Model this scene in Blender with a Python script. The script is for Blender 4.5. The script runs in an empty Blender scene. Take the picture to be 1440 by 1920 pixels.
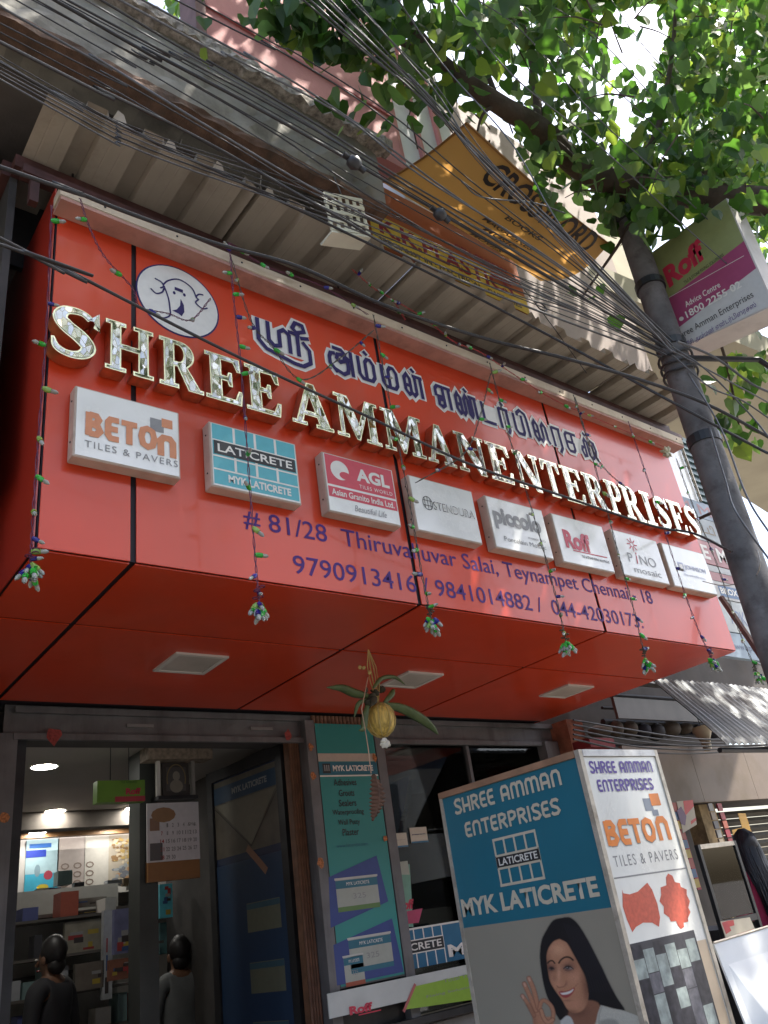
import bpy, bmesh, math, random
import numpy as np
from mathutils import Vector, Matrix
random.seed(7); rng = np.random.default_rng(7)
sc = bpy.context.scene
COL = sc.collection

# ------------------------------------------------------------------ camera
RX = Vector((0.7868691, -0.6012436, -0.1390794))     # camera right in world
RD = Vector((0.1791507, 0.4382155, -0.8808361))      # camera down
RF = Vector((0.5905438, 0.6681866, 0.4525314))       # camera forward
EYE = Vector((0, 0, 1.6)); FPX = 1513.0
cam = bpy.data.cameras.new('camera'); camo = bpy.data.objects.new('camera', cam); COL.objects.link(camo)
M = Matrix(((RX.x, -RD.x, -RF.x, EYE.x), (RX.y, -RD.y, -RF.y, EYE.y), (RX.z, -RD.z, -RF.z, EYE.z), (0, 0, 0, 1)))
camo.matrix_world = M
cam.sensor_fit = 'VERTICAL'; cam.sensor_height = 24; cam.sensor_width = 18
cam.lens = FPX / 1920 * 24; cam.clip_end = 600; cam.clip_start = 0.05
sc.camera = camo

# ------------------------------------------------------------------ light
SUN = Vector((0.42, -0.27, 0.866)).normalized()
EXPOSURE = 1.8
w = bpy.data.worlds.new('World'); sc.world = w; w.use_nodes = True
nt = w.node_tree; bg = nt.nodes['Background']
sky = nt.nodes.new('ShaderNodeTexSky'); sky.sky_type = 'NISHITA'; sky.sun_disc = False
sky.sun_elevation = math.asin(SUN.z); sky.sun_rotation = math.atan2(SUN.x, SUN.y)
sky.air_density = 1.0; sky.dust_density = 4.0; sky.ozone_density = 1.0
nt.links.new(sky.outputs[0], bg.inputs[0]); bg.inputs[1].default_value = 0.15
sl = bpy.data.lights.new('sun', 'SUN'); sl.energy = 3.9; sl.angle = math.radians(0.55); sl.color = (1, .95, .86)
so = bpy.data.objects.new('sun', sl); COL.objects.link(so); so.rotation_euler = SUN.to_track_quat('Z', 'Y').to_euler()
sc.view_settings.view_transform = 'Standard'; sc.view_settings.look = 'None'
sc.view_settings.gamma = 1; sc.view_settings.use_curve_mapping = False
sc.view_settings.exposure = EXPOSURE
try:
    sc.cycles.max_bounces = 8; sc.cycles.transparent_max_bounces = 12; sc.cycles.use_denoising = True
except Exception: pass

# ------------------------------------------------------------------ measuring: a photograph pixel to a point on a known plane
def ray(px, py):
    return RX * ((px - 720) / FPX) + RD * ((py - 960) / FPX) + RF
def PY(px, py, y):
    d = ray(px, py); return EYE + d * (y / d.y)
def PX(px, py, x):
    d = ray(px, py); return EYE + d * (x / d.x)
def PZ(px, py, z):
    d = ray(px, py); return EYE + d * ((z - 1.6) / d.z)
def PD(px, py, dist):
    d = ray(px, py); d.normalize(); return EYE + d * dist
def to_px(p):
    v = Vector(p) - EYE; f = v.dot(RF)
    if f <= 0.05: return (-9999, -9999, f)
    return (720 + FPX * v.dot(RX) / f, 960 + FPX * v.dot(RD) / f, f)

# ------------------------------------------------------------------ materials
def mat(name, c, rough=.6, metal=0., var=.12, vs=6., bump=0., bs=60., coat=0., dirt=0., dirtc=(.09, .075, .06), spec=None, streak=False):
    m = bpy.data.materials.new(name); m.use_nodes = True; n = m.node_tree.nodes; l = m.node_tree.links
    p = n['Principled BSDF']; p.inputs['Roughness'].default_value = rough; p.inputs['Metallic'].default_value = metal
    if coat: p.inputs['Coat Weight'].default_value = coat; p.inputs['Coat Roughness'].default_value = .08
    if spec is not None: p.inputs['Specular IOR Level'].default_value = spec
    tc = n.new('ShaderNodeTexCoord'); gm = n.new('ShaderNodeNewGeometry')
    src = gm.outputs['Position']
    if var or dirt:
        nz = n.new('ShaderNodeTexNoise'); nz.inputs['Scale'].default_value = vs; nz.inputs['Detail'].default_value = 6
        l.new(src, nz.inputs['Vector'])
        hs = n.new('ShaderNodeMix'); hs.data_type = 'RGBA'
        hs.inputs['A'].default_value = (*[v * (1 - var) for v in c], 1); hs.inputs['B'].default_value = (*[min(1, v * (1 + var)) for v in c], 1)
        mr = n.new('ShaderNodeMapRange'); mr.inputs[1].default_value = .3; mr.inputs[2].default_value = .7
        l.new(nz.outputs[0], mr.inputs[0]); l.new(mr.outputs[0], hs.inputs['Factor'])
        out = hs.outputs['Result']
        if dirt:
            n2 = n.new('ShaderNodeTexNoise'); n2.inputs['Scale'].default_value = vs * .8; n2.inputs['Detail'].default_value = 9; n2.inputs['Roughness'].default_value = .7
            if streak:
                mp = n.new('ShaderNodeMapping'); mp.inputs['Scale'].default_value = (1, 1, .12)
                l.new(src, mp.inputs['Vector']); l.new(mp.outputs[0], n2.inputs['Vector'])
            else: l.new(src, n2.inputs['Vector'])
            r2 = n.new('ShaderNodeMapRange'); r2.inputs[1].default_value = .5; r2.inputs[2].default_value = .72; r2.inputs[4].default_value = dirt
            l.new(n2.outputs[0], r2.inputs[0])
            h2 = n.new('ShaderNodeMix'); h2.data_type = 'RGBA'; h2.inputs['B'].default_value = (*dirtc, 1)
            l.new(r2.outputs[0], h2.inputs['Factor']); l.new(out, h2.inputs['A']); out = h2.outputs['Result']
            rr = n.new('ShaderNodeMapRange'); rr.inputs[3].default_value = rough; rr.inputs[4].default_value = min(1, rough + .35)
            l.new(r2.outputs[0], rr.inputs[0]); l.new(rr.outputs[0], p.inputs['Roughness'])
        l.new(out, p.inputs['Base Color'])
    else: p.inputs['Base Color'].default_value = (*c, 1)
    if bump:
        b = n.new('ShaderNodeBump'); b.inputs['Strength'].default_value = bump; b.inputs['Distance'].default_value = .01
        nb = n.new('ShaderNodeTexNoise'); nb.inputs['Scale'].default_value = bs; nb.inputs['Detail'].default_value = 5
        l.new(src, nb.inputs['Vector']); l.new(nb.outputs[0], b.inputs['Height']); l.new(b.outputs[0], p.inputs['Normal'])
    return m
_flat = {}
def flat(c, rough=.45):
    k = (tuple(round(v, 3) for v in c), rough)
    if k not in _flat: _flat[k] = mat('print_ink', c, rough, var=.05, vs=25)
    return _flat[k]
def emit(name, c, s):
    m = bpy.data.materials.new(name); m.use_nodes = True; p = m.node_tree.nodes['Principled BSDF']
    p.inputs['Base Color'].default_value = (*c, 1); p.inputs['Emission Color'].default_value = (*c, 1); p.inputs['Emission Strength'].default_value = s
    return m
def glassmat(name, tint=(.8, .85, .85), rough=.02, alpha=.18):
    m = bpy.data.materials.new(name); m.use_nodes = True; n = m.node_tree.nodes; l = m.node_tree.links
    n.remove(n['Principled BSDF']); out = n['Material Output']
    t = n.new('ShaderNodeBsdfTransparent'); t.inputs[0].default_value = (*tint, 1)
    g = n.new('ShaderNodeBsdfGlossy'); g.inputs['Roughness'].default_value = rough
    fr = n.new('ShaderNodeFresnel'); fr.inputs[0].default_value = 1.5
    mx = n.new('ShaderNodeMixShader'); l.new(fr.outputs[0], mx.inputs[0]); l.new(t.outputs[0], mx.inputs[1]); l.new(g.outputs[0], mx.inputs[2])
    l.new(mx.outputs[0], out.inputs[0]); return m

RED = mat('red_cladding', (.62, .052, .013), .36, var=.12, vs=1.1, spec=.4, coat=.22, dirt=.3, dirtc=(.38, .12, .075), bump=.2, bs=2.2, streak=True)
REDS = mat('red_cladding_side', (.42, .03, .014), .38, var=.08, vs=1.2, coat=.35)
BLACKJ = mat('black_joint', (.015, .012, .018), .7)
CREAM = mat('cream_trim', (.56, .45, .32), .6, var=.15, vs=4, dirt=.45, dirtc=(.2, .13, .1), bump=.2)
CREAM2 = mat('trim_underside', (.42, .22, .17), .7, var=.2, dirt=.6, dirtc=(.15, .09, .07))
AWN = mat('awning_sheet', (.42, .365, .295), .5, var=.12, vs=2.5, dirt=.55, dirtc=(.24, .18, .13), bump=.12, bs=8)
PURL = mat('oxide_steel', (.075, .028, .024), .6, var=.3, vs=8, dirt=.5, dirtc=(.03, .02, .02))
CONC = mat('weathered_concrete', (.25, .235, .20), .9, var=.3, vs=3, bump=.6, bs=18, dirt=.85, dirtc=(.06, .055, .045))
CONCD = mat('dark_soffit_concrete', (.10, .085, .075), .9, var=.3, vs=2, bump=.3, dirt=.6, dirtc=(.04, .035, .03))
PINK = mat('pink_paint', (.52, .21, .19), .8, var=.14, vs=3, dirt=.4, dirtc=(.3, .17, .14), bump=.2)
WHITEP = mat('white_limewash', (.72, .7, .68), .8, var=.08, vs=4, dirt=.3, dirtc=(.4, .36, .33))
BEIGE = mat('beige_plaster', (.30, .24, .21), .8, var=.12, vs=2, dirt=.35, dirtc=(.25, .2, .17), bump=.15)
CREAMW = mat('cream_plaster', (.36, .33, .24), .85, var=.1, vs=2, dirt=.3, dirtc=(.3, .27, .2))
YEL = mat('ochre_wall', (.34, .23, .08), .8, var=.2, vs=3, dirt=.4, dirtc=(.12, .09, .06))
DARKW = mat('grey_wall', (.07, .065, .062), .9, var=.3, vs=3, dirt=.4)
GREY = mat('grey_painted_steel', (.14, .135, .135), .55, var=.2, vs=7, dirt=.6, dirtc=(.05, .04, .035), streak=True)
DSTEEL = mat('dark_steel', (.03, .03, .032), .45, metal=.3, var=.3, vs=8)
POLE = mat('pole_steel', (.12, .115, .115), .65, var=.35, vs=7, dirt=.8, dirtc=(.04, .03, .03), bump=.35, bs=30)
WOOD = mat('brown_fluted_wood', (.16, .07, .035), .6, var=.3, vs=14, dirt=.5, dirtc=(.04, .025, .02), streak=True)
SIGNW = mat('milky_acrylic', (.76, .77, .73), .25, var=.06, vs=5, coat=.4, dirt=.3, dirtc=(.42, .4, .35))
CASE = mat('cream_casing', (.5, .4, .32), .5, var=.15, vs=8, dirt=.5, dirtc=(.25, .18, .13))
TIN = mat('galvanised_tin', (.10, .11, .115), .55, metal=.25, var=.2, vs=5, dirt=.7, dirtc=(.1, .08, .07), bump=.2)
CABLE = mat('black_cable', (.034, .034, .037), .45, var=.2)
CABLEB = mat('faded_cable', (.10, .105, .115), .45, var=.2)
CABLEW = mat('pale_wire', (.45, .43, .4), .5)
GOLD = mat('gold_rim', (.93, .88, .62), .3, metal=1, var=.15, vs=30)
BRASSIDE = mat('brass_red_reflection', (.52, .13, .055), .35, metal=.55, var=.25, vs=14, dirt=.4, dirtc=(.12, .04, .02))  # brass letter sides, the cladding's red reflection put into the colour
NAVY = flat((.025, .015, .10), .75); WHITE = flat((.74, .72, .66)); BLK = flat((.02, .02, .022)); VIO = flat((.07, .02, .17), .7)
ASPH = mat('asphalt', (.10, .095, .09), .9, var=.3, vs=4, bump=.5, bs=80)
PAVE = mat('paving', (.14, .125, .11), .85, var=.25, vs=3, bump=.3)
GLASS = glassmat('window_glass', (.55, .58, .58))
def mosaic():
    m = bpy.data.materials.new('mirror_mosaic'); m.use_nodes = True; n = m.node_tree.nodes; l = m.node_tree.links
    p = n['Principled BSDF']; p.inputs['Metallic'].default_value = 1; p.inputs['Roughness'].default_value = .2
    g = n.new('ShaderNodeNewGeometry'); v = n.new('ShaderNodeTexVoronoi'); v.inputs['Scale'].default_value = 44; v.inputs['Randomness'].default_value = 1
    mp = n.new('ShaderNodeMapping'); mp.inputs['Scale'].default_value = (1, 1, .55); mp.inputs['Rotation'].default_value = (0, .5, 0)
    l.new(g.outputs['Position'], mp.inputs[0]); l.new(mp.outputs[0], v.inputs['Vector'])
    s = n.new('ShaderNodeVectorMath'); s.operation = 'SUBTRACT'; s.inputs[1].default_value = (.5, .5, .5); l.new(v.outputs['Color'], s.inputs[0])
    k = n.new('ShaderNodeVectorMath'); k.operation = 'SCALE'; k.inputs['Scale'].default_value = .36; l.new(s.outputs[0], k.inputs[0])
    a = n.new('ShaderNodeVectorMath'); a.operation = 'ADD'; l.new(k.outputs[0], a.inputs[0]); l.new(g.outputs['Normal'], a.inputs[1])
    nn = n.new('ShaderNodeVectorMath'); nn.operation = 'NORMALIZE'; l.new(a.outputs[0], nn.inputs[0]); l.new(nn.outputs[0], p.inputs['Normal'])
    v2 = n.new('ShaderNodeTexVoronoi'); v2.feature = 'DISTANCE_TO_EDGE'; v2.inputs['Scale'].default_value = 44; l.new(mp.outputs[0], v2.inputs['Vector'])
    r = n.new('ShaderNodeMapRange'); r.inputs[1].default_value = .0; r.inputs[2].default_value = .06; l.new(v2.outputs[0], r.inputs[0])
    mx = n.new('ShaderNodeMix'); mx.data_type = 'RGBA'; mx.inputs['A'].default_value = (.25, .2, .1, 1); mx.inputs['B'].default_value = (.58, .58, .54, 1)
    l.new(r.outputs[0], mx.inputs['Factor']); l.new(mx.outputs['Result'], p.inputs['Base Color']); return m
MOSAIC = mosaic()
def leafmat(name, c, tr, var=.35):
    m = bpy.data.materials.new(name); m.use_nodes = True; n = m.node_tree.nodes; l = m.node_tree.links
    p = n['Principled BSDF']; p.inputs['Roughness'].default_value = .42; out = n['Material Output']
    g = n.new('ShaderNodeNewGeometry'); cr = n.new('ShaderNodeMix'); cr.data_type = 'RGBA'
    cr.inputs['A'].default_value = (c[0] * (1 - var), c[1] * (1 - var), c[2] * (1 - var), 1); cr.inputs['B'].default_value = (c[0] * (1 + var), c[1] * (1 + var), c[2] * (1 + var), 1)
    l.new(g.outputs['Random Per Island'], cr.inputs['Factor']); l.new(cr.outputs['Result'], p.inputs['Base Color'])
    t = n.new('ShaderNodeBsdfTranslucent'); ct = n.new('ShaderNodeMix'); ct.data_type = 'RGBA'
    ct.inputs['A'].default_value = (*[v * .7 for v in tr], 1); ct.inputs['B'].default_value = (*[v * 1.3 for v in tr], 1)
    l.new(g.outputs['Random Per Island'], ct.inputs['Factor']); l.new(ct.outputs['Result'], t.inputs[0])
    mx = n.new('ShaderNodeMixShader'); mx.inputs[0].default_value = .5
    l.new(p.outputs[0], mx.inputs[1]); l.new(t.outputs[0], mx.inputs[2]); l.new(mx.outputs[0], out.inputs[0]); return m
LEAF = leafmat('green_leaf', (.065, .125, .05), (.24, .42, .09))

# ------------------------------------------------------------------ objects
def tag(o, label=None, cat=None, group=None, kind=None):
    if label: o['label'] = label
    if cat: o['category'] = cat
    if group: o['group'] = group
    if kind: o['kind'] = kind
    return o
def thing(name, label, cat, loc=(0, 0, 0), group=None):
    o = bpy.data.objects.new(name, None); o.empty_display_size = .1; COL.objects.link(o); o.location = loc
    return tag(o, label, cat, group)
def link(name, me, m, parent=None, smooth=False):
    if m is not None:
        me.materials.clear(); me.materials.append(m)
    o = bpy.data.objects.new(name, me); COL.objects.link(o)
    if parent is not None:
        o.parent = parent; o.matrix_parent_inverse = Matrix.Identity(4)
        base = Vector((0, 0, 0)); q = parent
        while q is not None: base += q.location; q = q.parent
        o.location = -base
    if smooth:
        for p in me.polygons: p.use_smooth = True
    return o
def base_of(parent):
    base = Vector((0, 0, 0)); q = parent
    while q is not None: base += q.location; q = q.parent
    return base
def raw(name, vs, fs, m, parent=None, smooth=False):
    me = bpy.data.meshes.new(name); me.from_pydata([tuple(v) for v in vs], [], fs); me.update()
    return link(name, me, m, parent, smooth)
class MB:
    def __init__(s): s.v = []; s.f = []
    def box(s, x0, x1, y0, y1, z0, z1):
        return s.hexa([(x0, y0, z0), (x1, y0, z0), (x1, y1, z0), (x0, y1, z0), (x0, y0, z1), (x1, y0, z1), (x1, y1, z1), (x0, y1, z1)])
    def hexa(s, p):
        b = len(s.v); s.v += [tuple(q) for q in p]
        s.f += [[b, b + 3, b + 2, b + 1], [b + 4, b + 5, b + 6, b + 7], [b, b + 1, b + 5, b + 4], [b + 1, b + 2, b + 6, b + 5], [b + 2, b + 3, b + 7, b + 6], [b + 3, b, b + 4, b + 7]]
        return s
    def quad(s, *p):
        b = len(s.v); s.v += [tuple(q) for q in p]; s.f.append(list(range(b, b + len(p)))); return s
    def tube(s, pts, r, n=6, r1=None, cap=True):
        pts = [Vector(p) for p in pts]; b = len(s.v); N = len(pts)
        for i, p in enumerate(pts):
            t = (pts[min(i + 1, N - 1)] - pts[max(i - 1, 0)]).normalized()
            u = t.cross(Vector((0, 0, 1)));
            if u.length < .05: u = t.cross(Vector((0, 1, 0)))
            u.normalize(); v = t.cross(u)
            rr = r if r1 is None else r + (r1 - r) * i / (N - 1)
            if callable(r): rr = r(i / (N - 1))
            for k in range(n):
                a = 2 * math.pi * k / n; s.v.append(tuple(p + u * math.cos(a) * rr + v * math.sin(a) * rr))
        for i in range(N - 1):
            for k in range(n):
                k2 = (k + 1) % n; s.f.append([b + i * n + k, b + i * n + k2, b + (i + 1) * n + k2, b + (i + 1) * n + k])
        if cap: s.f.append([b + k for k in range(n)]); s.f.append([b + (N - 1) * n + k for k in range(n)][::-1])
        return s
    def ball(s, c, rx, ry, rz, nu=8, nv=6):
        b = len(s.v); c = Vector(c)
        for j in range(nv + 1):
            th = math.pi * j / nv
            for i in range(nu):
                ph = 2 * math.pi * i / nu
                s.v.append((c.x + rx * math.sin(th) * math.cos(ph), c.y + ry * math.sin(th) * math.sin(ph), c.z + rz * math.cos(th)))
        for j in range(nv):
            for i in range(nu):
                i2 = (i + 1) % nu; s.f.append([b + j * nu + i, b + (j + 1) * nu + i, b + (j + 1) * nu + i2, b + j * nu + i2])
        return s
    def build(s, name, m, parent=None, smooth=False, bevel=0):
        o = raw(name, s.v, s.f, m, parent, smooth)
        if bevel:
            bm = bmesh.new(); bm.from_mesh(o.data); bmesh.ops.remove_doubles(bm, verts=bm.verts, dist=1e-5)
            bmesh.ops.bevel(bm, geom=bm.edges[:], offset=bevel, segments=2, affect='EDGES', clamp_overlap=True)
            bm.to_mesh(o.data); bm.free()
        return o
def box(name, x0, x1, y0, y1, z0, z1, m, parent=None, bevel=0):
    return MB().box(x0, x1, y0, y1, z0, z1).build(name, m, parent, bevel=bevel)
def catmull(pts, n=6):
    P = [Vector(p) for p in pts]; P = [P[0] * 2 - P[1]] + P + [P[-1] * 2 - P[-2]]; out = []
    for i in range(1, len(P) - 2):
        for k in range(n):
            t = k / n; a, b, c, d = P[i - 1:i + 3]
            out.append(.5 * ((2 * b) + (c - a) * t + (2 * a - 5 * b + 4 * c - d) * t * t + (-a + 3 * b - 3 * c + d) * t ** 3))
    out.append(P[-2]); return out

# flat drawing on a sign face: frame = (origin, u, v, n)
class Face:
    def __init__(s, o, u, v, n): s.o = Vector(o); s.u = Vector(u); s.v = Vector(v); s.n = Vector(n)
    def p(s, a, b, h=0): return s.o + s.u * a + s.v * b + s.n * h
    def uv(s, px, py):                      # photograph pixel to face coordinates
        d = ray(px, py); t = (s.o - EYE).dot(s.n) / d.dot(s.n); q = EYE + d * t - s.o
        uu = s.u.dot(s.u); vv = s.v.dot(s.v); uv_ = s.u.dot(s.v); det = uu * vv - uv_ * uv_
        a = q.dot(s.u); b = q.dot(s.v)
        return ((a * vv - b * uv_) / det, (b * uu - a * uv_) / det)
def curve_mesh(cu):
    o = bpy.data.objects.new('tmp', cu); COL.objects.link(o)
    dg = bpy.context.evaluated_depsgraph_get(); me = bpy.data.meshes.new_from_object(o.evaluated_get(dg)); bpy.data.objects.remove(o)
    bpy.data.curves.remove(cu); return me
def place(me, F, h, fn):
    for v in me.vertices:
        a, b, c = fn(v.co); q = F.p(a, b, h + c); v.co = q
    me.update(); return me
def text(s, F, x0, z0, x1, z1, m, parent, h=.002, bold=0, name='lettering', shear=0, track=1, depth=0):
    cu = bpy.data.curves.new('t', 'FONT'); cu.body = s; cu.size = 1; cu.offset = bold; cu.shear = shear; cu.space_character = track
    cu.resolution_u = 3; cu.extrude = .001 if depth else 0
    me = curve_mesh(cu); me.name = name
    xs = [v.co.x for v in me.vertices]; ys = [v.co.y for v in me.vertices]
    if not xs: return None
    X0, X1, Y0, Y1 = min(xs), max(xs), min(ys), max(ys); sx = (x1 - x0) / (X1 - X0); sy = (z1 - z0) / (Y1 - Y0)
    place(me, F, h, lambda c: (x0 + (c.x - X0) * sx, z0 + (c.y - Y0) * sy, (depth if c.z > 0 else 0) if depth else 0))
    return link(name, me, m, parent)
def shape(loops, F, m, parent, h=.002, depth=0, name='print', off=0):
    cu = bpy.data.curves.new('s', 'CURVE'); cu.dimensions = '2D'; cu.fill_mode = 'BOTH' if depth else 'FRONT'; cu.extrude = 1 if depth else 0; cu.offset = off
    for lp in loops:
        sp = cu.splines.new('POLY'); sp.points.add(len(lp) - 1)
        for i, q in enumerate(lp): sp.points[i].co = (q[0], q[1], 0, 1)
        sp.use_cyclic_u = True
    me = curve_mesh(cu); me.name = name
    place(me, F, h, lambda c: (c.x, c.y, (depth if c.z > 0 else 0)))
    return link(name, me, m, parent)
def rect(F, x0, z0, x1, z1, m, parent, h=.001, name='print'):
    return MB().quad(F.p(x0, z0, h), F.p(x1, z0, h), F.p(x1, z1, h), F.p(x0, z1, h)).build(name, m, parent)
def ribbons(paths, width, F, m, parent, h=.002, name='lettering', closed=False, smooth=0):
    mb = MB(); k = 0
    for path in paths:
        wd = width
        P = [Vector((q[0], q[1], 0)) for q in path]
        if smooth: P = catmull(P, smooth)
        N = len(P); L = []; R = []
        for i in range(N):
            a = (P[i] - P[i - 1]) if i > 0 else (P[1] - P[0]); b = (P[i + 1] - P[i]) if i < N - 1 else a
            a.normalize(); b.normalize(); na = Vector((-a.y, a.x, 0)); nb = Vector((-b.y, b.x, 0)); mm = na + nb
            if mm.length < .2: mm = na
            mm.normalize(); c = max(.5, mm.dot(na)); o = mm * (wd / 2 / c)
            e = Vector((0, 0, 0))
            if i == 0: e = -a * wd * .18
            if i == N - 1: e = b * wd * .18
            L.append(P[i] + o + e); R.append(P[i] - o + e)
        hb = h + k * .00016; k += 1
        for i in range(N - 1):
            hh = hb + i * .00001
            mb.quad(F.p(R[i].x, R[i].y, hh), F.p(R[i + 1].x, R[i + 1].y, hh), F.p(L[i + 1].x, L[i + 1].y, hh), F.p(L[i].x, L[i].y, hh))
    return mb.build(name, m, parent)
def circ(cx, cz, rx, rz=None, n=28, a0=0, a1=360):
    rz = rz or rx
    return [(cx + rx * math.cos(math.radians(a0 + (a1 - a0) * i / n)), cz + rz * math.sin(math.radians(a0 + (a1 - a0) * i / n))) for i in range(n + (0 if a1 - a0 == 360 else 1))]

# rounded heavy display alphabet used on the printed light boxes (stroke paths on a unit-high cell)
STY = {
 'S': (.5, [[(.48, .86), (.4, .97), (.18, .97), (.07, .8), (.12, .6), (.38, .42), (.46, .22), (.34, .05), (.12, .05), (.03, .16)]]),
 'H': (.55, [[(.08, 0), (.08, 1)], [(.5, 0), (.5, 1)], [(.08, .42), (.5, .42)]]),
 'R': (.55, [[(.08, 0), (.08, .94), (.3, .97), (.46, .85), (.46, .65), (.3, .5), (.08, .48)], [(.26, .48), (.5, 0)]]),
 'E': (.45, [[(.42, .95), (.16, .95), (.07, .8), (.07, .2), (.16, .05), (.42, .05)], [(.07, .5), (.38, .5)]]),
 'A': (.58, [[(.08, 0), (.08, .75), (.18, .93), (.4, .93), (.5, .75), (.5, 0)], [(.08, .38), (.5, .38)]]),
 'N': (.58, [[(.08, 0), (.08, .75), (.18, .93), (.4, .93), (.5, .75), (.5, 0)]]),
 'M': (.86, [[(.08, 0), (.08, .75), (.16, .93), (.34, .93), (.43, .75), (.43, 0)], [(.43, .75), (.52, .93), (.7, .93), (.79, .75), (.79, 0)]]),
 'T': (.5, [[(.0, .94), (.5, .94)], [(.25, 0), (.25, .94)]]),
 'P': (.52, [[(.08, 0), (.08, .94), (.3, .97), (.46, .85), (.46, .62), (.3, .45), (.08, .44)]]),
 'I': (.18, [[(.08, 0), (.08, 1)]]),
 'B': (.55, [[(.08, .0), (.08, 1)], [(.14, .95), (.34, .94), (.43, .78), (.36, .6), (.2, .53)], [(.2, .5), (.4, .44), (.48, .24), (.36, .06), (.14, .05)]]),
 'O': (.62, [[(.3, .95), (.12, .84), (.06, .5), (.12, .16), (.3, .05), (.48, .16), (.55, .5), (.48, .84), (.28, .95)]]),
 ' ': (.28, [])}
def styled(s, F, x0, z0, x1, z1, m, parent, h=.002, wid=.17, gap=.14, name='lettering'):
    tot = sum(STY[c][0] + gap for c in s) - gap; sx = (x1 - x0) / tot; sz = z1 - z0; x = 0; paths = []
    for c in s:
        wd, ps = STY[c]
        for p in ps: paths.append([(x0 + (x + q[0]) * sx, z0 + (.06 + q[1] * .88) * sz) for q in p])
        x += wd + gap
    return ribbons(paths, wid * (sx + sz) / 2, F, m, parent, h, name)

D = 2.8
FF = Face((0, D, 0), (1, 0, 0), (0, 0, 1), (0, -1, 0))
# ================================================================== SETTING
MB().quad((-150, -150, -.02), (150, -150, -.02), (150, 150, -.02), (-150, 150, -.02)).build('ground', PAVE)['kind'] = 'structure'
MB().quad((-150, -9, 0), (150, -9, 0), (150, .9, 0), (-150, .9, 0)).build('road', ASPH)['kind'] = 'structure'
tag(box('pavement', -40, 60, .9, 2.6, -.01, .14, PAVE), kind='structure')
tag(box('shop_plinth', -1, 60, 2.62, 20, -.01, .2, PAVE), kind='structure')
# ================================================================== BUILDINGS
bld = thing('shop_building', 'old two storey shop building with dark weathered concrete balcony slab above the red signboard', 'building', (2, 4.84, .2))
box('wall', -3, 6.35, 4.98, 5.15, 3.02, 5.5, DARKW, bld)
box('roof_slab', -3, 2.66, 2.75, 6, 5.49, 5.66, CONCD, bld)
def rough_beam(name, x0, x1, y0, y1, z0, z1, m, parent, amp=.012, nx=70, nz=6):
    mb = MB(); g = {}
    for i in range(nx + 1):
        for j in range(nz + 1):
            x = x0 + (x1 - x0) * i / nx; z = z0 + (z1 - z0) * j / nz
            y = y0 + random.uniform(-amp, amp)
            if j == 0: z += random.uniform(-amp, amp) * 1.4
            g[i, j] = len(mb.v); mb.v.append((x, y, z))
    for i in range(nx):
        for j in range(nz): mb.f.append([g[i, j], g[i + 1, j], g[i + 1, j + 1], g[i, j + 1]])
    for i in range(nx):
        a = mb.v[g[i, 0]]; b = mb.v[g[i + 1, 0]]; mb.quad((a[0], y1, a[2]), (b[0], y1, b[2]), b, a)
        a = mb.v[g[i, nz]]; b = mb.v[g[i + 1, nz]]; mb.quad(a, b, (b[0], y1, b[2]), (a[0], y1, a[2]))
    return mb.build(name, m, parent)
rough_beam('concrete_edge_beam', -3, 2.62, 2.5, 2.745, 5.5, 6.02, CONC, bld)
rough_beam('rusted_drip_band', -3, 2.62, 2.47, 2.6, 5.44, 5.497, mat('rusty_band', (.13, .075, .05), .9, var=.4, vs=12, dirt=.8, bump=.5), bld, .008, 90, 2)
rough_beam('moulding', -3, 2.72, 2.43, 2.52, 6.02, 6.11, mat('mossy_moulding', (.33, .29, .25), .95, var=.5, vs=30, dirt=.9, bump=.9, bs=40), bld, .012, 160, 2)
box('parapet_wall', 1.47, 2.93, 2.56, 2.72, 6.115, 8.6, PINK, bld)
box('parapet_pier', 1.40, 1.467, 2.54, 2.74, 6.115, 8.6, mat('brown_pier', (.14, .08, .07), .9, var=.3), bld)
box('parapet_groove', 1.475, 2.92, 2.545, 2.558, 6.62, 6.65, mat('pink_dark', (.4, .12, .12), .8), bld)
box('white_wall', 2.94, 3.62, 2.62, 2.8, 5.9, 7.9, WHITEP, bld)
for k in range(3): box('wall_rib', 2.96 + .23 * k, 2.99 + .23 * k, 2.585, 2.618, 5.95, 7.8, PINK, bld)
box('upper_wall', 3.63, 6.0, 2.86, 3.1, 5.5, PY(1000, 285, 2.86).z, BEIGE, bld)
box('gap_shade_sheet', .64, 6.05, 3.3, 3.33, 4.8, 5.45, DSTEEL, bld)  # dark sheet added for the shadow in the gap above the sign
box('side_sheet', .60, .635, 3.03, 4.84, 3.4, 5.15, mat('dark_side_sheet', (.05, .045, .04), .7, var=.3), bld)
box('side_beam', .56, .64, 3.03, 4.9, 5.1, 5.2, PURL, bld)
left = thing('neighbour_house', 'ochre painted house wall at the far left edge behind the awning end', 'building', (-1.5, 4.3, 0))
box('wall', -4, .50, 3.2, 3.4, 0, 5.47, YEL, left)
pz = PY(5, 342, 3.15); box('blue_panel', -.35, pz.x + .03, 3.15, 3.195, pz.z - .05, pz.z + .04, flat((.05, .3, .5)), left)
MB().tube([(-3, 3.18, 5.22), (.1, 3.18, 5.2), (.48, 3.18, 5.22)], .008).build('pipe', DSTEEL, left)
nb = thing('neighbour_building', 'cream plastered building with overhanging slab behind the pole at right', 'building', (9, 4, 0))
Z6 = 6.5; q = [PZ(960, 470, Z6), PZ(1500, 690, Z6), PZ(1500, 1000, Z6), PZ(1300, 873, Z6), PZ(1180, 800, Z6), PZ(1000, 640, Z6)]
mb = MB(); n_ = len(q)
mb.quad(*q[::-1]); mb.quad(*[p + Vector((0, 0, .3)) for p in q])
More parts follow.
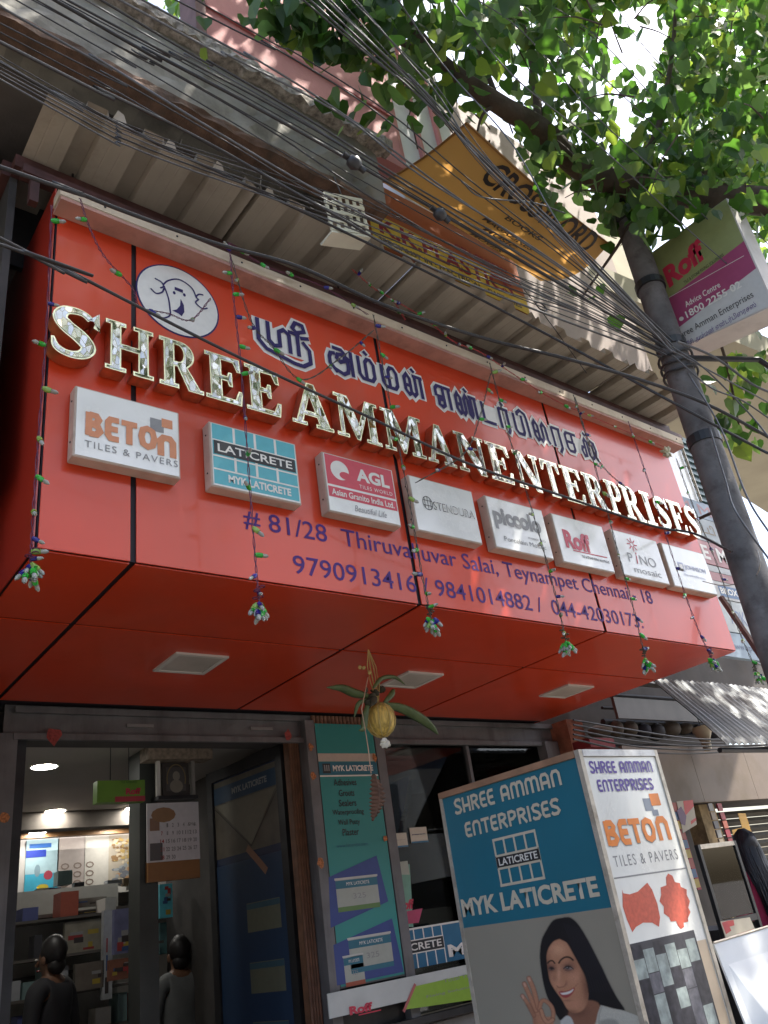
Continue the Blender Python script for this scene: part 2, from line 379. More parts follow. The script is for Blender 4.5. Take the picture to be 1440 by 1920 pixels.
for i in range(n_): mb.quad(q[i], q[(i + 1) % n_], q[(i + 1) % n_] + Vector((0, 0, .3)), q[i] + Vector((0, 0, .3)))
mb.build('balcony_slab', CREAMW, nb)
box('corner_column', q[2].x + .0, q[2].x + .35, q[2].y - .35, q[2].y, 0, 6.49, CREAMW, nb); box('balcony_wall', q[1].x - 3.5, q[1].x + .5, q[1].y + .6, q[1].y + .8, 6.8, 8.2, CREAMW, nb)
# ------------------------------------------------------------------ awning
awn = thing('corrugated_awning', 'cream ribbed sheet awning projecting above the red signboard', 'awning', (3.3, 2.98, 5.2))
xs = [.63, 1.72, 2.83, 3.92, 5.02, 6.1]
for k in range(5):
    a, b = xs[k], xs[k + 1] - .004; mb = MB(); prof = []; x = a; lift = .006 * (k % 2)
    ph = (x - .63) % .28
    cuts = [(0, 0), (.05, 0), (.055, .0018), (.06, 0), (.11, 0), (.115, .0018), (.12, 0), (.172, 0), (.176, .055), (.272, .055), (.28, 0)]
    m0 = int(math.floor((a - .63) / .28 + 1e-6))
    for mm in range(m0, m0 + 7):
        for c, z in cuts:
            X_ = .63 + mm * .28 + c
            if a <= X_ <= b + 1e-6: prof.append((X_, z))
    prof = [(a, 0)] + prof + [(b, 0)]
    pr = []
    for c in prof:
        if not pr or abs(c[0] - pr[-1][0]) > 1e-4: pr.append(c)
    ys = [2.545 + .012 * math.sin(k * 2.3), 2.7, 2.98, 3.4]
    for th in (0, .004):
        b0 = len(mb.v)
        for yi, y in enumerate(ys):
            for X_, z in pr:
                wob = .002 * math.sin(X_ * 9 + k) if yi == 0 else 0
                mb.v.append((X_, y, 5.195 + .03 * (y - 2.98) + z + lift + th + wob))
        L = len(pr)
        for yi in range(len(ys) - 1):
            for i in range(L - 1):
                f = [b0 + yi * L + i, b0 + yi * L + i + 1, b0 + (yi + 1) * L + i + 1, b0 + (yi + 1) * L + i]
                mb.f.append(f if th else f[::-1])
    mb.build('ribbed_sheet', AWN, awn)
box('purlin', .6, 6.12, 2.95, 3.03, 5.1, 5.18, PURL, awn)
box('lower_rail', .62, 6.1, 2.86, 2.92, 4.98, 5.03, PURL, awn)
for x in (.66, 1.9, 3.2, 4.5, 5.8): box('bracket', x, x + .04, 2.87, 2.91, 4.82, 4.978, PURL, awn)
for i in range(13):
    x = .9 + i * .41 + random.uniform(-.04, .04); MB().tube([(x, 2.985, 5.17), (x, 2.985, 5.245)], .006).build('bolt', DSTEEL, awn)
# curled edge flaps
for px, py in ((225, 225), (320, 278), (410, 318), (505, 365)):
    p = PY(px, py, 2.55); s = .035
    pts = [p + Vector((-s, 0, -.01)), p + Vector((s, 0, -.012)), p + Vector((s * .4, -.015, .03)), p + Vector((-s * .5, -.02, .035))]
    raw('curled_flap', pts, [[0, 1, 2, 3]], AWN, awn)

# ------------------------------------------------------------------ signboard
sg = thing('shop_signboard', 'long red panelled signboard box with gold raised letters and blue address lettering', 'signboard', (3.2, 2.8, 3.0))
cols = [(.772, 1.122), (1.146, 2.606), (2.63, 4.098), (4.122, 5.615)]
for a, b in cols:
    box('panel', a, b, D, D + .006, 3.002, 4.72, RED, sg, bevel=.0015)
    box('soffit_panel', a, b, D + .012, 3.488, 2.995, 3.001, RED, sg)
    box('soffit_panel', a, b, 3.508, 4.70, 2.995, 3.001, RED, sg)
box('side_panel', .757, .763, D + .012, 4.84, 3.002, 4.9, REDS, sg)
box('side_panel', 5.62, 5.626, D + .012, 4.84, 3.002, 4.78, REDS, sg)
box('frame', .768, 5.612, D + .012, 4.83, 3.006, 4.78, BLACKJ, sg)
box('trim', .745, 5.72, 2.69, 2.788, 4.722, 4.79, CREAM, sg, bevel=.003)
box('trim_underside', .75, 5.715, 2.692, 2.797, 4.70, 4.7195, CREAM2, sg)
for i in range(14):
    x = .95 + i * .36; MB().ball((x, 2.688, 4.755), .006, .004, .006).build('screw', DSTEEL, sg)

# serif capitals of the raised name
def bowl(cx, cy, rx, ry, a0, a1, n=10):
    return [(cx + rx * math.cos(math.radians(a0 + (a1 - a0) * i / n)), cy + ry * math.sin(math.radians(a0 + (a1 - a0) * i / n))) for i in range(n + 1)]
def s_outline():
    c = [(.60, .70, .02), (.575, .84, .055), (.44, .935, .06), (.22, .90, .08), (.14, .74, .105), (.24, .585, .125), (.44, .44, .13), (.555, .27, .11), (.47, .11, .08), (.28, .06, .06), (.11, .13, .055), (.05, .31, .02)]
    P = catmull([(a, b, wd) for a, b, wd in c], 5); L = []; R = []
    for i, p in enumerate(P):
        t = (P[min(i + 1, len(P) - 1)] - P[max(i - 1, 0)]); t.z = 0; t.normalize(); n = Vector((-t.y, t.x, 0)); L.append((p.x + n.x * p.z, p.y + n.y * p.z)); R.append((p.x - n.x * p.z, p.y - n.y * p.z))
    L = [(.70, .66), (.69, .98)] + L[4:]
    return [L + R[::-1]]
GL = {
 'H': [[(0,0),(.4,0),(.4,.08),(.3,.08),(.3,.46),(.65,.46),(.65,.08),(.55,.08),(.55,0),(.95,0),(.95,.08),(.85,.08),(.85,.92),(.95,.92),(.95,1),(.55,1),(.55,.92),(.65,.92),(.65,.56),(.3,.56),(.3,.92),(.4,.92),(.4,1),(0,1),(0,.92),(.1,.92),(.1,.08),(0,.08)]],
 'E': [[(0,0),(.72,0),(.76,.3),(.68,.3),(.6,.1),(.33,.1),(.33,.46),(.45,.46),(.48,.36),(.55,.36),(.55,.66),(.48,.66),(.45,.56),(.33,.56),(.33,.9),(.58,.9),(.66,.72),(.74,.72),(.72,1),(0,1),(0,.92),(.1,.92),(.1,.08),(0,.08)]],
 'T': [[(.22,0),(.62,0),(.62,.08),(.53,.08),(.53,.9),(.66,.9),(.76,.7),(.84,.7),(.82,1),(.02,1),(0,.7),(.08,.7),(.18,.9),(.31,.9),(.31,.08),(.22,.08)]],
 'I': [[(0,0),(.42,0),(.42,.08),(.32,.08),(.32,.92),(.42,.92),(.42,1),(0,1),(0,.92),(.1,.92),(.1,.08),(0,.08)]],
 'N': [[(0,0),(.3,0),(.3,.08),(.2,.08),(.2,.75),(.66,0),(.86,0),(.86,.92),(.95,.92),(.95,1),(.62,1),(.62,.92),(.74,.92),(.74,.32),(.33,1),(0,1),(0,.92),(.1,.92),(.1,.08),(0,.08)]],
 'M': [[(0,0),(.3,0),(.3,.08),(.2,.08),(.2,.72),(.5,0),(.58,0),(.86,.72),(.86,.08),(.76,.08),(.76,0),(1.16,0),(1.16,.08),(1.06,.08),(1.06,.92),(1.16,.92),(1.16,1),(.84,1),(.6,.38),(.36,1),(0,1),(0,.92),(.1,.92),(.1,.08),(0,.08)]],
 'A': [[(0,0),(.34,0),(.34,.08),(.25,.08),(.3,.24),(.6,.24),(.65,.08),(.56,.08),(.56,0),(.98,0),(.98,.08),(.9,.08),(.6,1),(.42,1),(.1,.08),(0,.08)], [(.34,.34),(.455,.72),(.57,.34)]],
 'P': [[(0,0),(.44,0),(.44,.08),(.33,.08),(.33,.42),(.46,.42)] + bowl(.48,.71,.3,.29,-85,90) + [(0,1),(0,.92),(.1,.92),(.1,.08),(0,.08)], [(.33,.51),(.33,.91),(.42,.91)] + bowl(.42,.71,.13,.2,80,-80,8) + [(.42,.51)]],
 'R': [[(0,0),(.42,0),(.42,.08),(.33,.08),(.33,.45),(.40,.45),(.64,0),(.98,0),(.98,.08),(.9,.08),(.62,.47)] + bowl(.48,.73,.3,.27,-50,90) + [(0,1),(0,.92),(.1,.92),(.1,.08),(0,.08)], [(.33,.55),(.33,.91),(.42,.91)] + bowl(.42,.73,.13,.18,80,-80,8) + [(.42,.55)]],
 'S': s_outline()}
WORDS = [('S', .735, .925), ('H', .955, 1.165), ('R', 1.193, 1.40), ('E', 1.412, 1.60), ('E', 1.618, 1.808), ('A', 1.865, 2.105), ('M', 2.13, 2.41), ('M', 2.435, 2.715), ('A', 2.73, 2.94), ('N', 2.965, 3.2),
         ('E', 3.22, 3.415), ('N', 3.455, 3.675), ('T', 3.70, 3.87), ('E', 3.89, 4.085), ('R', 4.11, 4.325), ('P', 4.345, 4.50), ('R', 4.515, 4.725), ('I', 4.745, 4.855), ('S', 4.895, 5.05), ('E', 5.075, 5.25), ('S', 5.285, 5.43)]
KL = 2.715 / 2.65; FL = Face((0, D, 1.6 * (1 - KL)), (KL, 0, 0), (0, 0, KL), (0, -1, 0))
def inset(lp, d, hole=False):
    n = len(lp); A = sum(lp[i][0] * lp[(i + 1) % n][1] - lp[(i + 1) % n][0] * lp[i][1] for i in range(n)); sgn = 1 if A > 0 else -1
    if hole: sgn = -sgn
    out = []
    for i in range(n):
        a = Vector(lp[i - 1]); b = Vector(lp[i]); c = Vector(lp[(i + 1) % n]); u = (b - a); v = (c - b)
        if u.length < 1e-6 or v.length < 1e-6: continue
        u.normalize(); v.normalize(); n1 = Vector((-u.y, u.x)) * sgn; n2 = Vector((-v.y, v.x)) * sgn; m_ = n1 + n2
        if m_.length < .3: m_ = n1
        m_.normalize(); out.append(tuple(b + m_ * d / max(.5, m_.dot(n1))))
    return out
for ch, a, b in WORDS:
    g = GL[ch]; W = max(p[0] for p in g[0]) - min(p[0] for p in g[0]); mn = min(p[0] for p in g[0]); z0, z1 = 3.797, 4.06
    loops = [[(a + (p[0] - mn) / W * (b - a), z0 + p[1] * (z1 - z0)) for p in lp] for lp in g]
    loops = [inset(lp, -.001, i > 0) for i, lp in enumerate(loops)]
    lt = shape(loops, FL, BRASSIDE, sg, .008, .068, 'letter')
    shape(loops, FL, GOLD, lt, .0765, 0, 'rim')
    ins = [inset(lp, .0068, i > 0) for i, lp in enumerate(loops)]
    shape(ins, FL, MOSAIC, lt, .0785, 0, 'mirror_face')
# smiling emblem
em = shape([circ(1.36, 4.445, .218, n=48)], FF, NAVY, sg, .0015, 0, 'round_emblem')
shape([circ(1.36, 4.445, .2095, n=48)], FF, WHITE, em, .003, 0, 'emblem_disc')
def fp(*pts): return [FF.uv(*p) for p in pts]
face_l = [fp((305, 535), (315, 527), (335, 525), (358, 540), (368, 560)), fp((307, 537), (315, 560), (318, 580), (318, 592), (308, 597), (297, 595)),
          fp((290, 523), (302, 530), (306, 538), (300, 541)), fp((282, 542), (292, 551), (303, 549), (307, 542)), fp((380, 554), (372, 553), (367, 558), (372, 563)), fp((371, 563), (366, 568), (372, 575), (380, 580), (388, 579))]
ribbons(face_l, .0085, FF, NAVY, em, .0042, 'line_drawing', smooth=5)
ribbons([fp((328, 542), (341, 547))], .02, FF, NAVY, em, .0046, 'brow')
for c in ((326, 550), (345, 554)): u = FF.uv(*c); shape([circ(u[0], u[1], .0075, .011, 10)], FF, NAVY, em, .0043, 0, 'eye')
shape([fp((338, 561), (344, 573), (345, 586), (340, 594), (334, 589), (322, 583), (331, 581), (337, 574))], FF, NAVY, em, .0043, 0, 'mouth')

# Tamil name, drawn as strokes
def pulli(x): return [[(x - .06, 1.34), (x + .06, 1.22)]]
MA = [[(0, 1), (0, .2), (.14, 0), (.62, 0), (.76, .2), (.76, .8), (.62, 1), (.46, 1), (.34, .82), (.34, 0)]]
NNA = [[(.02, .45), (.3, .45)], [(.3, .1), (.16, 0), (0, .2), (0, .8), (.16, 1), (.3, .8), (.3, .16), (.45, 0), (.6, .16), (.6, .98)], [(.5, 1), (1.0, 1)], [(.9, .95), (.9, 0)]]
NA3 = [[(.02, .45), (.28, .45)], [(.28, .1), (.14, 0), (0, .2), (0, .8), (.14, 1), (.28, .8), (.28, .16), (.4, 0), (.52, .16), (.52, .8), (.64, 1), (.76, .8), (.76, .1), (.86, 0), (.94, .14), (.94, .98)], [(.84, 1), (1.3, 1)], [(1.2, .95), (1.2, 0)]]
TG = {
 'sri': (1.55, [[(0, 1.1), (0, .28), (.2, .0), (.95, -.22), (1.2, -.22), (1.42, 0), (1.42, .5), (1.25, .75)], [(.28, 1.1), (.28, .4), (.42, .22), (.58, .3), (.58, .85), (.72, 1.0), (.86, .85), (.86, .14)], [(.86, 1.0), (1.15, 1.0)], [(1.1, .98), (1.1, .14)], [(1.14, 1.0), (.98, 1.22), (1.08, 1.48), (1.28, 1.46), (1.32, 1.22), (1.14, 1.1)], [(1.2, .9), (1.42, .98)]]),
 'a': (1.25, [[(.22, 1.0), (.62, 1.0), (.78, .84), (.72, .5), (.52, .4), (.36, .54), (.42, .74), (.72, .78), (1.0, .6)], [(.28, .74), (.08, .7), (0, .5), (0, .22), (.2, 0), (.3, -.12)], [(.2, 0), (.62, -.14), (.84, 0), (.88, .2), (.88, .62)], [(1.08, 1.04), (1.08, -.1)]]),
 'm.': (1.0, MA + pulli(.42)), 'm': (1.0, MA), 'n.': (1.22, NNA + pulli(.55)), 'N.': (1.48, NA3 + pulli(.7)),
 'e': (1.02, [[(.08, .5), (.45, .5), (.45, .92)], [(.45, .45), (.45, .12), (.3, 0), (.12, .1), (.14, .35), (.36, .36)], [(0, .5), (0, .84), (.14, 1), (.92, 1)], [(.8, .95), (.8, 0)]]),
 't': (.92, [[(0, 1), (0, .04), (.72, .04)]]),
 'r.': (.8, [[(0, 0), (0, 1)], [(.04, 1), (.62, 1)], [(.52, .98), (.52, 0), (.4, -.2)]] + pulli(.28)),
 'pi': (1.15, [[(0, 1), (0, .16), (.14, 0), (.46, 0), (.56, .16), (.56, 1)], [(.3, .98), (.3, 1.1), (.55, 1.3), (.85, 1.16), (.92, .9), (.92, 0)]]),
 'ai': (1.2, [[(.3, .12), (.14, 0), (0, .2), (0, .8), (.15, 1), (.3, .8), (.3, .16), (.45, 0), (.6, .16), (.6, .82), (.75, 1), (.9, .82), (.9, .16), (1.0, 0)], [(.02, .45), (.3, .45)]]),
 'r': (.8, [[(0, 0), (0, 1)], [(.04, 1), (.62, 1)], [(.52, .98), (.52, 0), (.3, -.28)]]),
 'ca': (.98, [[(.55, .5), (.55, .14), (.42, 0), (.12, 0), (0, .16), (0, .84), (.14, 1), (.86, 1)], [(.02, .5), (.55, .5)], [(.5, .98), (.5, .6)]]),
 's.': (1.3, [[(.3, .5), (.08, .5), (0, .3), (.1, 0), (.28, .06), (.3, .3), (.3, .84), (.42, 1), (.54, .84), (.54, .14), (.66, 0), (.8, 0), (.92, .16), (.92, .98)], [(.84, 1), (1.1, .9), (1.16, .5), (1.02, .1), (1.16, -.05)]] + pulli(.5))}
def tamil(seq, x0, x1, z0, z1):
    gap = .2; tot = sum(TG[c][0] for c in seq) + gap * (len(seq) - 1) - .25; sx = (x1 - x0) / tot; sz = z1 - z0; x = 0; P = []
    for c in seq:
        for p in TG[c][1]: P.append([(x0 + (x + q[0]) * sx, z0 + q[1] * sz) for q in p])
        x += TG[c][0] + gap
    ribbons(P, .062, FF, WHITE, sg, .0012, 'lettering_outline'); x = 0
    for c in seq:
        ribbons([[(x0 + (x + q[0]) * sx, z0 + q[1] * sz) for q in p] for p in TG[c][1]], .025, FF, NAVY, sg, .0062, 'tamil_letter'); x += TG[c][0] + gap
    # white filling plate behind
    mb = MB(); mb.quad(FF.p(x0 - .01, z0 + .01, .0009), FF.p(x1 + .01, z0 + .01, .0009), FF.p(x1 + .01, z1 - .01, .0009), FF.p(x0 - .01, z1 - .01, .0009)); mb.build('lettering_plate', WHITE, sg)
tamil(['sri'], 1.80, 2.09, 4.33, 4.50)
tamil(['a', 'm.', 'm', 'n.'], 2.25, 2.93, 4.355, 4.505)
tamil(['e', 'N.', 't', 'r.', 'pi', 'ai', 'r', 'ca', 's.'], 3.04, 4.57, 4.345, 4.50)
text('# 81/28  Thiruvalluvar Salai, Teynampet Chennai.- 18', FF, 1.64, 3.222, 4.73, 3.345, VIO, sg, .002, bold=.004)
text('9790913416 / 9841014882 /  044-42030173.', FF, 1.88, 3.06, 4.53, 3.155, VIO, sg, .002, bold=.004)

# ------------------------------------------------------------------ eight brand light boxes on the signboard
YB = 2.73; KB = YB / 2.70; FB = Face((0, YB, 1.6 * (1 - KB)), (KB, 0, 0), (0, 0, KB), (0, -1, 0))
def sign_box(x0, x1, label, face=SIGNW):
    z0, z1 = 1.6 + 1.765 * KB, 1.6 + 2.10 * KB; x0 *= KB; x1 *= KB
    t = thing('brand_sign', label, 'sign', ((x0 + x1) / 2, 2.79, z0), 'brand light boxes in a row under the gold letters')
    box('casing', x0, x1, YB + .003, 2.797, z0, z1, CASE, t, bevel=.003)
    box('face_panel', x0 + .008, x1 - .008, YB, YB + .0025, z0 + .008, z1 - .008, face, t)
    for z in (z0 + .08, z1 - .06): MB().ball((x0 - .001, 2.765, z), .003, .005, .005, 6, 4).build('screw', DSTEEL, t)
    return t
ORG = flat((.62, .25, .12)); GRY = flat((.25, .25, .25)); TEAL = flat((.10, .42, .48)); RB = flat((.60, .07, .10))
t = sign_box(.852, 1.298, 'leftmost white sign with orange round lettering and a grey and orange square logo')
styled('BETO', FB, .90, 3.47, 1.19, 3.585, ORG, t, wid=.24); styled('N', FB, 1.20, 3.455, 1.275, 3.56, ORG, t, wid=.26)
rect(FB, 1.165, 3.57, 1.215, 3.635, GRY, t); rect(FB, 1.216, 3.60, 1.265, 3.645, ORG, t, .0014); rect(FB, 1.19, 3.57, 1.225, 3.60, GRY, t, .0018)
text('TILES & PAVERS', FB, .895, 3.415, 1.285, 3.447, GRY, t, track=1.2)
t = sign_box(1.44, 1.895, 'turquoise tile grid sign with a black band across it')
rect(FB, 1.452, 3.38, 1.883, 3.69, TEAL, t)
for i in range(1, 4): rect(FB, 1.452 + .108 * i - .006, 3.46, 1.452 + .108 * i + .006, 3.69, WHITE, t, .0015)
for z in (3.455, 3.605, 3.523): rect(FB, 1.452, z - .004, 1.883, z + .004, WHITE, t, .0018)
rect(FB, 1.457, 3.533, 1.878, 3.603, BLK, t, .0022)
text('LATICRETE', FB, 1.475, 3.547, 1.86, 3.589, WHITE, t, .003, bold=.015); text('MYK LATICRETE', FB, 1.52, 3.397, 1.84, 3.437, WHITE, t, .003, bold=.035)
t = sign_box(2.045, 2.49, 'rose pink and white sign with a white leaf logo and three bold letters')
rect(FB, 2.057, 3.52, 2.478, 3.69, RB, t); rect(FB, 2.057, 3.45, 2.478, 3.508, RB, t)
shape([circ(2.14, 3.61, .055, .055, 24)], FB, WHITE, t, .0016); shape([circ(2.17, 3.585, .035, .022, 20)], FB, RB, t, .002)
text('AGL', FB, 2.24, 3.575, 2.45, 3.65, WHITE, t, .002, bold=.04); text('TILES WORLD', FB, 2.25, 3.535, 2.46, 3.556, WHITE, t, .002, track=1.2)
text('Asian Granito India Ltd.', FB, 2.075, 3.462, 2.46, 3.497, WHITE, t, .002, bold=.02); text('Beautiful Life', FB, 2.2, 3.395, 2.4, 3.43, GRY, t, .002, shear=.3)
t = sign_box(2.595, 3.065, 'plain white sign with small ringed globe and outlined lettering right of the pink one')
ribbons([circ(2.70, 3.545, .034, .04, 24) + [(2.734, 3.545)]], .004, FB, BLK, t); ribbons([[(2.68, 3.51), (2.68, 3.58)], [(2.7, 3.505), (2.7, 3.585)], [(2.72, 3.51), (2.72, 3.58)], [(2.668, 3.53), (2.732, 3.53)], [(2.668, 3.56), (2.732, 3.56)]], .0035, FB, BLK, t, .0024)
text('STENDURA', FB, 2.74, 3.515, 3.04, 3.565, BLK, t, .002, bold=.0); text('STENDURA', FB, 2.745, 3.519, 3.035, 3.561, WHITE, t, .0024, bold=-.008)
t = sign_box(3.165, 3.655, 'white sign with condensed dark grey lowercase letters above one small line')
text('piccolo', FB, 3.20, 3.49, 3.60, 3.64, GRY, t, bold=.05); text('mosaic BIG', FB, 3.46, 3.47, 3.61, 3.487, GRY, t); text('Porcelain Mosaic', FB, 3.25, 3.42, 3.60, 3.45, GRY, t)
t = sign_box(3.735, 4.24, 'white sign with large crimson word underlined by a long red stroke')
CR = flat((.55, .03, .07)); text('Roff', FB, 3.80, 3.47, 4.05, 3.60, CR, t, bold=.05)
ribbons([[(3.86, 3.462), (4.19, 3.466)]], .007, FB, CR, t); text('TILE & STONE FIXING SOLUTIONS', FB, 3.93, 3.425, 4.20, 3.443, BLK, t, bold=.02)
t = sign_box(4.325, 4.84, 'white sign with a red sun burst over thin serif style letters, second from right')
ribbons([[(4.52 + .025 * math.cos(a), 3.615 + .022 * math.sin(a)), (4.52 + .055 * math.cos(a), 3.615 + .05 * math.sin(a))] for a in [math.pi * i / 4 for i in range(8)]], .008, FB, CR, t)
ribbons([circ(4.52, 3.615, .02, .018, 12) + [(4.54, 3.615)]], .005, FB, CR, t)
text('P  NO', FB, 4.43, 3.475, 4.74, 3.545, GRY, t); text('i', FB, 4.515, 3.475, 4.54, 3.56, CR, t, .0024, shear=.3, bold=.02); text('mosaic', FB, 4.46, 3.405, 4.76, 3.448, GRY, t)
t = sign_box(4.89, 5.435, 'rightmost small white sign with pale grey blue lettering and a square mark')
BG = flat((.33, .36, .5)); rect(FB, 5.02, 3.5, 5.09, 3.57, BG, t); rect(FB, 5.035, 3.515, 5.075, 3.555, WHITE, t, .0016)
text('JOHNSON', FB, 5.10, 3.515, 5.37, 3.56, BG, t, bold=.02); text('tiles and bathrooms', FB, 5.06, 3.47, 5.33, 3.49, BG, t)
# soffit lights
for i, (x, lab) in enumerate(((1.89, 'leftmost square recessed ceiling light in the red soffit'), (3.44, 'middle square recessed light in the red soffit, beside the hanging coconut'), (4.98, 'rightmost square recessed ceiling light in the red soffit'))):
    t = thing('ceiling_light', lab, 'light', (x, 3.88, 2.995), 'square lights recessed in the red soffit')
    LW = mat('lamp_plate', (.62, .58, .52), .5, var=.06)
    mb = MB(); o_, i_ = .15, .125
    mb.box(x - o_, x + o_, 3.88 - o_, 3.88 - i_, 2.982, 2.994); mb.box(x - o_, x + o_, 3.88 + i_, 3.88 + o_, 2.982, 2.994)
    mb.box(x - o_, x - i_, 3.88 - i_, 3.88 + i_, 2.982, 2.994); mb.box(x + i_, x + o_, 3.88 - i_, 3.88 + i_, 2.982, 2.994)
    mb.build('frame', LW, t); box('diffuser', x - i_ + .002, x + i_ - .002, 3.88 - i_ + .002, 3.88 + i_ - .002, 2.986, 2.993, mat('diffuser_plate', (.5, .44, .38), .4), t)
# ================================================================== UPPER SIGNS
def quadface(tl, tr, br, bl):
    """frame on a planar-ish quad, u along the bottom edge, v up its left edge"""
    bl, br, tl = Vector(bl), Vector(br), Vector(tl); u = (br - bl).normalized(); v = (tl - bl).normalized(); n = u.cross(v).normalized()
    if n.dot(EYE - bl) < 0: n = -n
    return Face(bl, u, v, n)
# yellow shop board standing on the awning edge
kk = thing('yellow_signboard', 'yellow and rust red shop board with dark red letters behind the cables', 'signboard', (3.1, 2.6, 5.25))
KY = flat((.55, .42, .06), .85); KR = flat((.30, .09, .03), .9); KD = flat((.2, .015, .03), .8)
FK = Face((0, 2.575, 0), (1, 0, 0), (0, 0, 1), (0, -1, 0))
box('board', 2.53, 3.93, 2.578, 2.61, 5.25, 5.83, KR, kk, bevel=.003)
rect(FK, 2.535, 5.253, 3.6, 5.52, KY, kk); rect(FK, 3.6, 5.253, 3.925, 5.42, KY, kk)
text('K.K.PLASTICS', FK, 2.60, 5.36, 3.80, 5.50, KD, kk, .002, bold=.03); text('SPECIALIST IN : ELECTRICAL , SWITCHES', FK, 2.58, 5.275, 3.85, 5.325, BLK, kk, .002, bold=.03)
text('GOVT. AUTHORISED', FK, 2.62, 5.58, 2.95, 5.615, BLK, kk, .002, bold=.02); text('CELL:98408307', FK, 3.28, 5.575, 3.8, 5.62, KD, kk, .002, bold=.03)
# orange cloth awning with hand lettered text
cw = thing('orange_cloth_awning', 'sagging orange cloth awning with hand painted black letters under the branches', 'awning', (3.2, 2.4, 5.7))
A0 = PY(718, 342, 2.54); A1 = Vector((4.12, 2.54, PY(1003, 505, 2.5).z)); r = ray(875, 232); B0 = EYE + r * (2.68 / r.x); r = ray(1141, 458); B1 = EYE + r * (4.08 / r.x)
def cpt(u, v):      # u along the wall, v outward
    a = A0.lerp(A1, u); b = B0.lerp(B1, u); p = a.lerp(b, v); s = .10 * math.sin(math.pi * v) * (.35 + .65 * u) + .05 * math.sin(math.pi * u) * v
    p.z -= s
    if u > .8: p.z -= (u - .8) * .2 * (1 - v)
    return p
mb = MB(); nu, nv = 26, 12
for j in range(nv + 1):
    for i in range(nu + 1): mb.v.append(tuple(cpt(i / nu, j / nv) + Vector((0, 0, .004 * math.sin(i * 1.7) * math.sin(j * 1.1)))))
for j in range(nv):
    for i in range(nu): a = j * (nu + 1) + i; mb.f.append([a, a + 1, a + nu + 2, a + nu + 1])
CLOTH = leafmat('orange_cloth', (.50, .29, .09), (.42, .22, .06), .02)
mb.build('cloth', CLOTH, cw, True)
MB().tube([cpt(i / 10, 1) + Vector((0, 0, .005)) for i in range(11)], .008).build('edge_hem', flat((.22, .10, .02)), cw)
MB().tube([cpt(0, i / 8) + Vector((0, 0, .005)) for i in range(9)], .008).build('edge_hem', flat((.22, .10, .02)), cw)
def ctext(s, pl, pr, hgt, bold=.02):
    """letters lying on the cloth: pl/pr pixel ends of the base line"""
    def inv(px, py):
        best = None
        for i in range(61):
            for j in range(61):
                q_ = to_px(cpt(i / 60, j / 60)); d = (q_[0] - px) ** 2 + (q_[1] - py) ** 2
                if best is None or d < best[0]: best = (d, i / 60, j / 60)
        return best[1], best[2]
    a = inv(*pl); b = inv(*pr); cu = bpy.data.curves.new('t', 'FONT'); cu.body = s; cu.size = 1; cu.offset = bold; cu.resolution_u = 3
    me = curve_mesh(cu); me.name = 'lettering'; X = [v.co.x for v in me.vertices]; Y = [v.co.y for v in me.vertices]; x0, x1, y0, y1 = min(X), max(X), min(Y), max(Y)
    for v in me.vertices:
        t = (v.co.x - x0) / (x1 - x0); u = a[0] + (b[0] - a[0]) * t; w_ = a[1] + (b[1] - a[1]) * t + hgt * (v.co.y - y0) / (y1 - y0)
        v.co = cpt(u, w_) + Vector((0, 0, -.012))
    link('lettering', me, BLK, cw)
ctext('CROSSWORD', (893, 332), (1095, 476), .27, .02); ctext('BOOKS', (944, 408), (1010, 450), .07); ctext('MAGAZINES.', (902, 410), (995, 470), .07); ctext('MUSIC', (905, 428), (962, 464), .06); ctext('MOVIES', (880, 437), (935, 470), .06)
# white plastic basket hanging under the slab
bk = thing('plastic_basket', 'cream plastic grid crate hanging on a wire under the concrete slab', 'basket', (2.38, 2.62, 5.3))
BM_ = mat('cream_plastic', (.75, .74, .6), .5, var=.1); F_ = quadface(PY(608, 365, 2.42), PY(680, 385, 2.42), PY(690, 440, 2.42), PY(622, 430, 2.42))
wv = (PY(608, 365, 2.42) - PY(622, 430, 2.42)).length; wu = (PY(690, 440, 2.42) - PY(622, 430, 2.42)).length
cuts = lambda L, n, b: [(L * i / n - b, L * i / n + b) for i in range(n + 1)]
mb = MB()
def slab(F, x0, z0, x1, z1, h0, h1, mb): mb.hexa([F.p(x0, z0, h0), F.p(x1, z0, h0), F.p(x1, z0, h1), F.p(x0, z0, h1), F.p(x0, z1, h0), F.p(x1, z1, h0), F.p(x1, z1, h1), F.p(x0, z1, h1)])
for a, b in cuts(wu, 5, .012): slab(F_, a, -.01, b, wv, 0, .006, mb)
for a, b in cuts(wv, 4, .011): slab(F_, -.012, a, wu + .01, b, .0065, .0125, mb)
mb.build('front_grid', BM_, bk)
mb = MB(); slab(F_, -.012, -.03, wu + .01, -.015, -.1, .01, mb)
mb.build('sides', BM_, bk)
MB().tube([F_.p(wu / 2, wv, 0), F_.p(wu / 2, wv + .2, -.03)], .004).build('wire', CABLE, bk)
